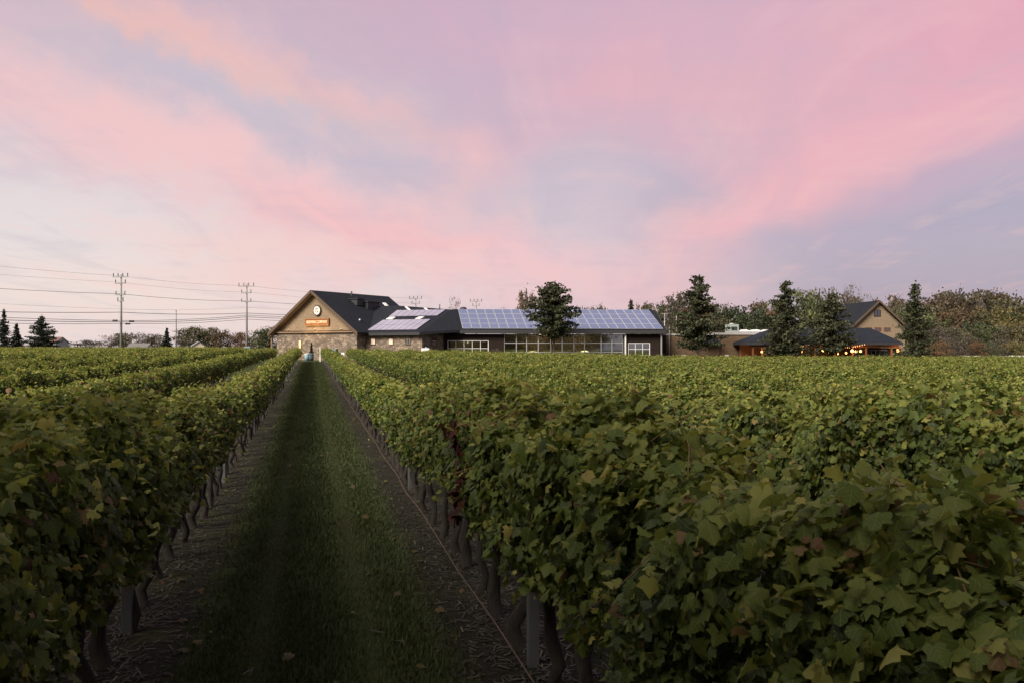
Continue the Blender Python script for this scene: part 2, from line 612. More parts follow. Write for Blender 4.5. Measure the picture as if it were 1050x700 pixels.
def leaf_mat(name, stops, trans=.3, tscale=1.6, attr='tint', objcol=False, rough=.55, veins=False):
    m = bpy.data.materials.new(name)
    m.use_nodes = True
    m.node_tree.nodes.clear()
    T = NT(m.node_tree)
    out = T.n.new('ShaderNodeOutputMaterial')
    a = T.n.new('ShaderNodeAttribute'); a.attribute_name = attr
    c = T.ramp(a.outputs['Fac'], stops)
    c = T.mix(T.math('MULTIPLY', T.noise(coords(T), 38, 3), .45), c, T.mix(0.6, c, (.02, .02, .008)))
    if objcol:
        oi = T.n.new('ShaderNodeObjectInfo')
        c = T.mix(1.0, c, oi.outputs['Color'], 'MULTIPLY')
    if veins:
        bl = T.n.new('ShaderNodeAttribute'); bl.attribute_name = 'blade'
        bx_, by_, bz_ = T.sep(bl.outputs['Vector'])
        ax = T.math('ABSOLUTE', bx_)
        rib = T.math('LESS_THAN', ax, .016)
        lat = T.math('FRACT', T.math('MULTIPLY', T.math('SUBTRACT', by_, T.math('MULTIPLY', ax, .75)), 5.0))
        lat = T.math('LESS_THAN', T.math('ABSOLUTE', T.math('SUBTRACT', lat, .5)), .055)
        vn = T.math('MULTIPLY', T.math('MULTIPLY', T.math('MAXIMUM', rib, lat), bz_), .32)
        c = T.mix(vn, c, (.30, .32, .13))
        rr2 = T.math('ADD', T.math('POWER', bx_, 2.0), T.math('POWER', T.math('SUBTRACT', by_, .4), 2.0))
        rim = T.math('MULTIPLY', T.math('MULTIPLY', T.smooth(rr2, .14, .36), bz_), T.smooth(T.noise(coords(T), 9, 3), .46, .62))
        c = T.mix(T.math('MULTIPLY', rim, .6), c, (.17, .12, .05))
    p = T.n.new('ShaderNodeBsdfPrincipled')
    T.put(p.inputs['Base Color'], c)
    p.inputs['Roughness'].default_value = rough
    p.inputs['Specular IOR Level'].default_value = .2
    t = T.n.new('ShaderNodeBsdfTranslucent')
    T.put(t.inputs[0], T.mix(1.0, c, (tscale, tscale * .95, tscale * .6), 'MULTIPLY'))
    mx = T.n.new('ShaderNodeMixShader')
    mx.inputs[0].default_value = trans
    T.l.new(p.outputs[0], mx.inputs[1]); T.l.new(t.outputs[0], mx.inputs[2])
    T.l.new(mx.outputs[0], out.inputs[0])
    return m


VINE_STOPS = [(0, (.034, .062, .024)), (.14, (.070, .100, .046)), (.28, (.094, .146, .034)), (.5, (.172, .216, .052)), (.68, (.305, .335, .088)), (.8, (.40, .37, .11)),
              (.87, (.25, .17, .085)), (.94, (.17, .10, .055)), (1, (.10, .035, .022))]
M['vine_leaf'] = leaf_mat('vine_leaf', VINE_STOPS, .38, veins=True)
M['red_leaf'] = leaf_mat('red_vine_leaf', [(0, (.032, .012, .010)), (1, (.085, .026, .022))], .3)
M['dead_leaf'] = leaf_mat('fallen_leaf', [(0, (.07, .05, .022)), (.5, (.11, .085, .035)), (1, (.15, .14, .06))], .1)
M['needle'] = leaf_mat('pine_needles', [(0, (.022, .030, .017)), (.5, (.050, .062, .034)), (1, (.105, .115, .064))], .12)
M['spruce'] = leaf_mat('spruce_needles', [(0, (.014, .022, .018)), (.5, (.026, .038, .030)), (1, (.045, .060, .044))], .1)
M['crown'] = leaf_mat('woodland_leaf', [(0, (.32, .32, .32)), (.5, (.72, .72, .70)), (1, (1.15, 1.1, 1.0))], .2, objcol=True)
M['shrub'] = leaf_mat('shrub_leaf', [(0, (.05, .06, .045)), (1, (.13, .14, .10))], .2)
M['grass'] = leaf_mat('grass_blade', [(0, (.030, .046, .017)), (.6, (.060, .084, .028)), (1, (.12, .125, .055))], .25)
M['straw'] = leaf_mat('straw_mulch', [(0, (.022, .021, .016)), (.6, (.052, .049, .038)), (1, (.12, .115, .09))], .0)

# ground sheet: mown grass lanes with bare strips under the vine rows
ROW0, SP = 1.42, 2.72
m, T, p, _ = new_mat('vineyard_ground')
co = coords(T)
x, y, z = T.sep(co)
wob = T.math('MULTIPLY', T.math('SUBTRACT', T.noise(co, 2.2, 5, .65), .5), .7)
xx = T.math('ADD', x, wob)
fr = T.math('FRACT', T.math('ADD', T.math('DIVIDE', T.math('SUBTRACT', xx, ROW0), SP), 100.5))
dist = T.math('MULTIPLY', T.math('ABSOLUTE', T.math('SUBTRACT', fr, .5)), SP)      # metres from the nearest row
strip = T.smooth(dist, .34, .60)
far = T.smooth(y, 92, 99)
strip = T.math('MAXIMUM', strip, far)
soil = T.ramp(T.noise(co, 26, 7, .75), [(.3, (.011, .011, .008)), (.55, (.026, .027, .019)), (.78, (.062, .062, .047))])
soil = T.mix(T.smooth(T.noise(co, 1.3, 3), .5, .7), soil, (.045, .05, .022))
gr = T.ramp(T.noise(co, 14, 7, .72), [(.28, (.024, .037, .014)), (.55, (.048, .066, .023)), (.8, (.09, .10, .042))])
gr = T.mix(T.smooth(T.noise(co, .8, 4), .45, .7), gr, (.040, .046, .017))
T.put(p.inputs['Base Color'], T.mix(strip, soil, gr))
p.inputs['Roughness'].default_value = .95
p.inputs['Specular IOR Level'].default_value = .15
bump(T, p, T.noise(co, 40, 6, .7), .9, .04)
M['ground'] = m

# ------------------------------------------------------------------ ground
def build_ground():
    xs = np.concatenate([-np.geomspace(3000, 90, 18), np.arange(-80, -6, 2.0), np.arange(-6, 6.1, .25), np.arange(8, 90, 2.0), np.geomspace(95, 3000, 18)])
    ys = np.concatenate([-np.geomspace(400, 12, 8), np.arange(-10, 0, 2.0), np.arange(0, 30, .5), np.arange(30, 160, 2.0), np.geomspace(165, 4500, 18)])
    X, Y = np.meshgrid(xs, ys)
    Z = gh(X, Y)
    # shallow wheel tracks in the grass alley
    for tx in (-.33, .42):
        Z -= .022 * np.exp(-((X - tx) / .16) ** 2) * (Y < 90)
    V = np.stack([X, Y, Z], -1).reshape(-1, 3)
    nx, ny = len(xs), len(ys)
    i = np.arange(nx - 1)[None, :] + nx * np.arange(ny - 1)[:, None]
    q = np.stack([i, i + 1, i + nx + 1, i + nx], -1).reshape(-1, 4)
    me = mesh_np('ground', V, q.ravel(), np.arange(len(q)) * 4, M['ground'], smooth=True)
    o = link_mesh('ground', me)
    tag(o, 'dark mown grass and bare soil ground under the vineyard rows', 'ground', kind='structure')


build_ground()


def build_path():
    b = MB()
    # gravel apron between the last vines and the buildings
    pts = []
    n = 24
    for i in range(n):
        for (d0, d1) in ((93, 94.2),):
            pass
    return b


# ------------------------------------------------------------------ leaves
HI = [(0.04, 0.06), (0.26, -0.08), (0.50, 0.10), (0.40, 0.30), (0.57, 0.50), (0.30, 0.60), (0.24, 0.82)]
hi_out = HI + [(0, 1.0)] + [(-a, b) for a, b in HI[::-1]]
HI_V = np.array([(0, .38)] + hi_out)
HI_F = [(0, i, i + 1) for i in range(1, len(hi_out))] + [(0, len(hi_out), 1)]
MID_V = np.array([(0, 0), (.46, .12), (.42, .62), (0, 1), (-.42, .62), (-.46, .12)])
MID_F = [(0, 1, 2, 3), (0, 3, 4, 5)]
LO_V = np.array([(0, 0), (.5, .45), (0, 1), (-.5, .45)])
LO_F = [(0, 1, 2, 3)]


def unit(a):
    return a / np.maximum(np.linalg.norm(a, axis=-1, keepdims=True), 1e-9)


def leaves(C, N, A, S, tint, tmpl, fold=.42, r=rng):
    """leaf blades at C with normal N, tip direction A, size S"""
    TV, TF = tmpl
    n, k = len(C), len(TV)
    N = unit(N)
    A = unit(A - N * np.sum(A * N, -1, keepdims=True))
    B = np.cross(A, N)
    fo = (fold * (.4 + 1.1 * r.random(n)))[:, None]
    tx = TV[None, :, 0] * (.85 + .3 * r.random((n, 1)))
    ty = TV[None, :, 1] - .4
    tz = -fo * np.abs(TV[None, :, 0]) * 1.1 - (.55 * (r.random((n, 1)) - .25)) * (TV[None, :, 1] - .4) ** 2 * 2
    if k > 8:
        tz = tz + .13 * (r.random((n, k)) - .5)
        tx = tx + .13 * (r.random((n, k)) - .5) * (np.abs(TV[None, :, 0]) > .01)
        ty = ty + .11 * (r.random((n, k)) - .5)
    V = C[:, None, :] + S[:, None, None] * (B[:, None, :] * tx[..., None] + A[:, None, :] * ty[..., None] + N[:, None, :] * tz[..., None])
    V = V.reshape(-1, 3)
    fl = len(TF[0])
    F = np.array(TF)
    L = (F[None] + (np.arange(n) * k)[:, None, None]).reshape(-1)
    st = np.arange(n * len(TF)) * fl
    return V, L, st, np.repeat(tint, len(TF))


def vine_leaf_points(r, n, length=1.4, z0=.62, z1=1.40, shoots=9, per=9, size=.11):
    """places, facing, tips, sizes and tints of the leaves of one vine (row along Y)"""
    ns = shoots * per
    nb = n - ns
    y = (r.random(nb) - .5) * (length + .25)
    zt = r.beta(1.5, 1.15, nb)
    top = z1 + .10 * np.sin(y * 4.1 + r.random() * 6) + .05 * np.sin(y * 11 + r.random() * 6)
    low = z0 + .10 * np.sin(y * 5.3 + r.random() * 6) + .12 * r.random(nb) ** 2
    z = low + (top - low) * zt
    prof = .275 * (1 - .55 * (np.abs(zt - .55) / .55) ** 2.2)
    bump_ = 1 + .38 * np.sin(y * 6 + z * 5 + r.random() * 6)
    side = np.where(r.random(nb) < .5, -1.0, 1.0)
    depth = 1 - .75 * r.random(nb) ** 1.7
    x = side * prof * bump_ * depth + r.normal(0, .03, nb)
    C = np.stack([x, y, z], -1)
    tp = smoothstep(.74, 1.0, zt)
    N = np.stack([side * (1 - .65 * tp), np.zeros(nb), .30 + 1.0 * tp], -1) + r.normal(0, .62, (nb, 3))
    A = np.stack([side * .35, r.normal(0, .55, nb), np.full(nb, -1.0)], -1) + r.normal(0, .25, (nb, 3))
    S = size * (.42 + .82 * r.random(nb))
    ph = r.random(2) * 6
    cl = .5 + .5 * np.sin(y * 3.7 + ph[0]) * np.sin(z * 4.3 + ph[1])
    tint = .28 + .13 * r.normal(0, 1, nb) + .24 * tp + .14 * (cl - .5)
    odd = r.random(nb)
    tint = np.where(odd < .05, .62 + .2 * r.random(nb), tint)
    tint = np.where(odd > .978, .84 + .12 * r.random(nb), tint)
    # shoots that rise out of the top or lean out of the side
    cs, ns_, as_, ss, ts, canes = [], [], [], [], [], []
    for k in range(shoots):
        yy = (r.random() - .5) * length
        if r.random() < .84:
            p0 = np.array([r.normal(0, .10), yy, z1 - .12])
            dv = np.array([r.normal(0, .16), r.normal(0, .22), .12 + .40 * r.random() ** 1.6])
        else:
            sd_ = 1 if r.random() < .5 else -1
            p0 = np.array([sd_ * .22, yy, z0 + .35 + .4 * r.random()])
            dv = np.array([sd_ * (.12 + .14 * r.random()), r.normal(0, .22), .18 * r.random() - .05])
        tt = np.linspace(0.05, 1, per)
        bend = np.array([dv[0] * .8, dv[1] * .8, -.16])
        P = p0 + tt[:, None] * dv + (tt ** 2)[:, None] * bend
        canes.append((p0, p0 + .5 * dv + .25 * bend, p0 + dv + bend))
        P = P + r.normal(0, .035, P.shape)
        cs.append(P)
        nn = np.stack([r.normal(0, .5, per), r.normal(0, .5, per), np.full(per, .8)], -1)
        ns_.append(nn)
        as_.append(np.stack([r.normal(0, 1, per), r.normal(0, 1, per), np.full(per, -.35)], -1))
        ss.append(size * (1.0 - .55 * tt) * (.75 + .4 * r.random(per)))
        base_t = .46 + .10 * r.normal() if r.random() < .93 else .82 + .06 * r.random()
        ts.append(base_t + .06 * r.normal(0, 1, per) + .14 * tt)
    C = np.concatenate([C] + cs); N = np.concatenate([N] + ns_); A = np.concatenate([A] + as_)
    S = np.concatenate([S] + ss); tint = np.clip(np.concatenate([tint] + ts), 0, 1)
    return C, N, A, S, tint, canes


def foliage_mesh(name, seed, n, tmpl, size, canes=False, shoots=9):
    r = np.random.default_rng(seed)
    C, N, A, S, t, cn = vine_leaf_points(r, n, size=size, shoots=shoots)
    V, L, st, ti = leaves(C, N, A, S, t, tmpl, r=r)
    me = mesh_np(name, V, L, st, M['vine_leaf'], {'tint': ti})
    if tmpl[0] is HI_V:      # each blade's own coordinates, for its veins
        k = len(HI_V)
        q = np.ones((len(C) * k, 3), np.float32)
        q[:, :2] = np.tile(HI_V, (len(C), 1))
        at = me.attributes.new('blade', 'FLOAT_VECTOR', 'POINT')
        at.data.foreach_set('vector', q.ravel())
    return me, cn


def trunk_mesh(name, seed, canes=None):
    r = random.Random(seed)
    b = MB()
    for s in (-1, 1):
        y0 = s * (.26 + .1 * r.random())
        pts, rads = [], []
        for i in range(7):
            t = i / 6
            pts.append((r.uniform(-.05, .05) * (i > 0), y0 + s * .10 * t + r.uniform(-.05, .05), .80 * t - .03 * (i == 0)))
            rads.append((.044 - .018 * t) * r.uniform(.72, 1.32))
        b.tube(pts, rads, 7)
        b.tube([pts[-1], (r.uniform(-.03, .03), y0 + s * .3, .84), (0, y0 + s * .46, .83)], [.028, .022, .014], 6)
        b.tube([pts[-2], (r.uniform(-.03, .03), y0 - s * .2, .82), (0, y0 - s * .34, .84)], [.024, .020, .014], 6)
        for k in range(4):        # canes up through the leaves
            yy = y0 + r.uniform(-.4, .4)
            b.tube([(0, yy, .82), (r.uniform(-.1, .1), yy + r.uniform(-.08, .08), 1.0), (r.uniform(-.10, .10), yy + r.uniform(-.10, .10), 1.22)], [.007, .005, .003], 4)
    nt = len(b.f)
    if canes:
        off = len(b.v)
        b.v += canes.v; b.f += [[i + off for i in f] for f in canes.f]; b.s += canes.s
    me = bpy.data.meshes.new(name)
    me.from_pydata(b.v, [], b.f)
    me.polygons.foreach_set('use_smooth', np.array(b.s, bool))
    me.materials.append(M['vine_bark']); me.materials.append(M['cane'])
    me.polygons.foreach_set('material_index', np.array([0] * nt + [1] * (len(b.f) - nt), np.int32))
    return me


def build_vines():
    hi, mid = [], []
    for i in range(9):
        f, cn = foliage_mesh('foliage', 100 + i, 6200, (HI_V, HI_F), .054, shoots=28)
        cb = MB()
        for (p0, p1, p2) in cn[::4]:
            q = []
            for t in np.linspace(0, 1, 6):
                q.append((1 - t) ** 2 * p0 + 2 * t * (1 - t) * p1 + t * t * p2 + .012 * np.sin(np.array([7, 9, 5]) * t + p0 * 20))
            cb.tube(q, [.0028 - .0016 * t for t in np.linspace(0, 1, 6)], 4)
        hi.append((f, trunk_mesh('trunk', 50 + i, cb)))
    for i in range(9):
        f, cn = foliage_mesh('foliage', 300 + i, 3100, (MID_V, MID_F), .073, shoots=22)
        mid.append((f, trunk_mesh('trunk', 80 + i)))
    spots = []
    for k in range(-22, 29):
        x = ROW0 + SP * k
        y = -.4 + (abs(k) * .37) % 1.35
        while y < 160:
            d = x * Fv.x + y * Fv.y
            lat = x * Rv.x + y * Rv.y
            end = 88.0
            if x < -10.5: end = 150
            elif x < -1.0: end = 90 + (-1 - x) * .35
            if d < end and d > -.6:
                m_ = .643 * max(d, 0) * 1.03 + 1.3
                ext = .643 * max(d, 0) * 1.12 + 4.0
                if abs(lat) < ext:
                    spots.append((math.hypot(x, y), x, y, k, abs(lat) < m_ and d > .2))
            y += 1.35
    spots.sort()
    inside = [s for s in spots if s[4]]
    near = set((s[3], s[2]) for s in inside[:296])
    rr = random.Random(3)
    grp = 'grapevines of the vineyard rows'
    red_done = False
    far = []
    for (ds, x, y, k, ins) in spots:
        if (k, y) not in near:
            far.append((ds, x, y, k))
            continue
        z = float(gh(x, y))
        o = empty('grapevine', (x + rr.uniform(-.03, .03), y, z - .01), rr.choice((0, math.pi)) + rr.uniform(-.04, .04))
        o.scale = (rr.uniform(.94, 1.1) * (1.14 - .26 * float(smoothstep(6, 14, ds))), rr.uniform(.97, 1.06), rr.uniform(.95, 1.05) * (1.21 - .24 * float(smoothstep(3, 14, ds))))
        fm, tm = (hi if ds < 10.5 else mid)[rr.randrange(9)]
        link_mesh('foliage', fm, o)
        link_mesh('trunk', tm, o)
        if k == 0: lab = 'green and yellowing grapevine in the row along the right side of the grass alley'
        elif k == -1: lab = 'green and yellowing grapevine in the row along the left side of the grass alley'
        elif k > 0: lab = f'grapevine in the {ORD[k]} vine row counted rightward from the grass alley'
        else: lab = f'grapevine in the {ORD[-k - 1]} vine row counted leftward from the grass alley'
        if k == 0 and not red_done and y > 4.8:
            red_done = True
            lab = 'grapevine with a dark red climbing shoot beside the grass alley'
            r = np.random.default_rng(9)
            n = 40
            t = r.random(n)
            zz = .70 + .56 * t
            # the red shoot hangs on the alley side of the row
            sgn = -1.0 if abs(o.rotation_euler.z) < 1 else 1.0
            C = np.stack([sgn * (.38 + .05 * np.sin(zz * 5)) + r.normal(0, .02, n), -sgn * .55 + .05 * np.sin(zz * 4) + r.normal(0, .022, n), zz], -1)
            N = np.stack([np.full(n, sgn), np.zeros(n), np.full(n, .3)], -1) + r.normal(0, .4, (n, 3))
            A = np.stack([r.normal(0, .4, n), r.normal(0, .5, n), np.full(n, -1.0)], -1)
            V, L, st, ti = leaves(C, N, A, .062 * (.7 + .6 * r.random(n)), r.random(n), (HI_V, HI_F), r=r)
            ro = link_mesh('red_shoot', mesh_np('red_shoot', V, L, st, M['red_leaf'], {'tint': ti}), o)
            ro['label'] = 'dark red leafy shoot climbing the side'
        tag(o, lab, 'grapevine', grp)
    # everything farther off, or outside the picture's edge, as one mass
    Vs, Ls, Ss, Ts = [], [], [], []
    nv = nl = 0
    for i, (ds, x, y, k) in enumerate(far):
        r = np.random.default_rng(1000 + i)
        n = 900 if ds < 55 else (650 if ds < 85 else 440)
        size = .125 if ds < 55 else (.145 if ds < 85 else .18)
        tm = (LO_V, LO_F) if ds > 20 else (MID_V, MID_F)
        C, N, A, S, t, _ = vine_leaf_points(r, n, size=size, shoots=16, per=6)
        C[:, 2] *= r.uniform(.94, 1.07)
        C[:, 0] *= .86
        C = C + np.array([x, y, float(gh(x, y))])
        V, L, st, ti = leaves(C, N, A, S, t, tm, r=r)
        if tm[1] is not LO_F and len(tm[1][0]) != 4: continue
        Vs.append(V); Ls.append(L + nv); Ss.append(st + nl); Ts.append(ti)
        nv += len(V); nl += len(L)
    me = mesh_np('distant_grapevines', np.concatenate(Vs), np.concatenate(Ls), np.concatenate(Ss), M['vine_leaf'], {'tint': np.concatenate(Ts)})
    o = link_mesh('distant_grapevines', me)
    tag(o, 'mass of distant green vine rows reaching to the buildings', 'vines', kind='stuff')
    print('vines', len(near), 'far', len(far), 'far faces', len(me.polygons))


build_vines()


# ------------------------------------------------------------------ alley: posts, hoses, wires, grass, litter
def build_alley():
    px_ = ROW0 - SP
    names = {ROW0: 'right', px_: 'left'}
    for x0, first in ((ROW0, 5.05), (px_, 6.35)):
        y = first
        i = 0
        while y < 88:
            z = float(gh(x0, y))
            b = MB()
            b.box((0, 0, .70), (.075, .055, 1.44))
            o = empty('trellis_post', (x0, y + .0, z))
            b.build('stake', M['post'], o, bevel=.006)
            c = MB()
            for h in (.84, 1.12, 1.36): c.box((0, -.033, h), (.05, .012, .03))
            c.build('clip', M['black'], o)
            tag(o, f'{ORD[i]} grey steel trellis post in the row {names[x0]} of the grass alley', 'post', 'trellis posts along the grass alley')
            y += 6.6
            i += 1
        side = -1 if x0 > 0 else 1
        ys = np.linspace(1.5 if x0 > 0 else 3.0, 88, 70)
        xo = x0 + (side * .22 if x0 > 0 else -.04)
        b = MB()
        b.tube([(xo + .012 * math.sin(yy * 1.7), yy, float(gh(xo, yy)) + (.24 if x0 > 0 else .30) + .012 * math.sin(yy * 2.9)) for yy in ys], .005, 6)
        o = b.build('drip_hose', M['hose'])
        tag(o, f'thin pinkish drip hose strung low along the row {names[x0]} of the grass alley', 'hose', 'drip hoses')
        for h, nm in ((.84, 'lowest'), (1.12, 'middle'), (1.36, 'topmost')):
            b = MB()
            b.tube([(x0 + .03, yy, float(gh(x0, yy)) + h) for yy in ys[::3]], .0022, 4)
            o = b.build('trellis_wire', M['grey_metal'])
            tag(o, f'{nm} steel trellis wire inside the row {names[x0]} of the grass alley', 'wire', 'trellis wires')
    # mown grass blades
    r = np.random.default_rng(21)
    n = 190000
    y = 3.2 + 88 * r.random(n) ** 2.6
    x = r.uniform(-.92, 1.06, n)
    edge = smoothstep(.62, .98, np.abs(x - .07))
    keep = r.random(n) > edge * .85
    x, y = x[keep], y[keep]
    # tracks are shorter
    n = len(x)
    tr = np.exp(-((x - .42) / .15) ** 2) + np.exp(-((x + .33) / .15) ** 2)
    hgt = (.020 + .034 * r.random(n)) * (1 - .3 * tr) * (1 + .012 * y)
    wdt = .0045 * (1 + .06 * y)
    an = r.random(n) * math.pi * 2
    le = hgt * r.uniform(.2, .9, n)
    z = gh(x, y) - .022 * np.exp(-((x - .42) / .16) ** 2) - .022 * np.exp(-((x + .33) / .16) ** 2)
    P = np.stack([x, y, z - .004], -1)
    D = np.stack([np.cos(an) * wdt, np.sin(an) * wdt, np.zeros(n)], -1)
    L_ = np.stack([-np.sin(an) * le, np.cos(an) * le, hgt], -1)
    V = np.stack([P - D, P + D, P + L_], 1).reshape(-1, 3)
    me = mesh_np('alley_grass', V, np.arange(3 * n), np.arange(n) * 3, M['grass'], {'tint': np.clip(r.normal(.40, .20, n) + .22 * tr - .26 * np.exp(-((x - .06) / .15) ** 2), 0, 1)})
    tag(link_mesh('alley_grass', me), 'short mown grass growing along the alley between vine rows', 'grass', kind='stuff')
    # straw and chips under the rows
    n = 17000
    y = 3.0 + 34 * r.random(n) ** 2
    s_ = np.where(r.random(n) < .5, ROW0, px_)
    x = s_ + r.normal(0, .27, n)
    z = gh(x, y) + .004 + .012 * r.random(n)
    an = r.random(n) * math.pi
    ln = .012 + .045 * r.random(n)
    wd = .003 + .004 * r.random(n)
    P = np.stack([x, y, z], -1)
    U = np.stack([np.cos(an) * ln, np.sin(an) * ln, r.normal(0, .006, n)], -1)
    Q = np.stack([-np.sin(an) * wd, np.cos(an) * wd, np.zeros(n)], -1)
    V = np.stack([P - U - Q, P + U - Q, P + U + Q, P - U + Q], 1).reshape(-1, 3)
    me = mesh_np('straw_mulch', V, np.arange(4 * n), np.arange(n) * 4, M['straw'], {'tint': r.random(n)})
    tag(link_mesh('straw_mulch', me), 'straw and bark chips strewn on the soil beneath the vines', 'mulch', kind='stuff')
    # fallen leaves
    n = 190
    y = 3.5 + 40 * r.random(n) ** 1.8
    x = np.where(r.random(n) < .4, r.uniform(-1.2, 1.3, n), np.where(r.random(n) < .5, ROW0, px_) + r.normal(0, .38, n))
    C = np.stack([x, y, gh(x, y) + .022 + .02 * r.random(n)], -1)
    N = np.stack([r.normal(0, .3, n), r.normal(0, .3, n), np.ones(n)], -1)
    A = r.normal(0, 1, (n, 3))
    V, L, st, ti = leaves(C, N, A, .062 * (.6 + .7 * r.random(n)), r.random(n), (HI_V, HI_F), r=r)
    me = mesh_np('fallen_leaves', V, L, st, M['dead_leaf'], {'tint': ti})
    tag(link_mesh('fallen_leaves', me), 'scattered dry fallen vine leaves lying on grass and soil', 'fallen leaves', kind='stuff')


build_alley()


# ------------------------------------------------------------------ winery: gabled stone hall with a low wing
def frame_of(px, d, ang, z=0.0):
    """Empty placement: point under pixel column px at distance d, facade turned by ang degrees (depth axis right of the view axis)"""
    lat = (px - 525) / FPX * d
    loc = Fv * d + Rv * lat
    loc.z = z
    return loc, -YAW - math.radians(ang)


def local_ray(root_loc, rz, px, py):
    """camera position and pixel ray in a root's coordinates"""
    Mi = (Matrix.Translation(root_loc) @ Matrix.Rotation(rz, 4, 'Z')).inverted()
    o = Mi @ Vector((0, 0, CAMH))
    q = Mi @ W(px, py, 100.0)
    return o, (q - o)


def on_plane(root_loc, rz, px, py, p0, nrm):
    o, dv = local_ray(root_loc, rz, px, py)
    t = (Vector(p0) - o).dot(nrm) / dv.dot(nrm)
    return o + dv * t


def window(parent, c, w, h, pane, frame=M['white_metal'], ny=-1, nx_=2, nz_=2, fr=.07, dep=.10, ang=0.0):
    """window in a wall whose outside is at local -y (turned by ang): frame with mullions and a pane a little behind"""
    b = MB()
    ca, sa = math.cos(ang), math.sin(ang)
    def bx(u, z, su, sz, off=0.0, d=dep):
        b.box((c[0] + u * ca + off * sa, c[1] + u * sa - off * ca, c[2] + z), (su, d, sz), ang)
    bx(-w / 2 + fr / 2, 0, fr, h); bx(w / 2 - fr / 2, 0, fr, h)
    bx(0, h / 2 - fr / 2, w - 2 * fr, fr); bx(0, -h / 2 + fr / 2, w - 2 * fr, fr)
    for i in range(1, nx_): bx(-w / 2 + w * i / nx_, 0, fr * .7, h - 2 * fr, 0, dep * .8)
    for j in range(1, nz_): bx(0, -h / 2 + h * j / nz_, w - 2 * fr, fr * .7, 0, dep * .6)
    o = b.build('window', frame, parent)
    g = MB()
    g.box((c[0] - .02 * sa, c[1] + .02 * ca, c[2]), (w - fr, .02, h - fr), ang)
    g.build('pane', pane, o)
    return o


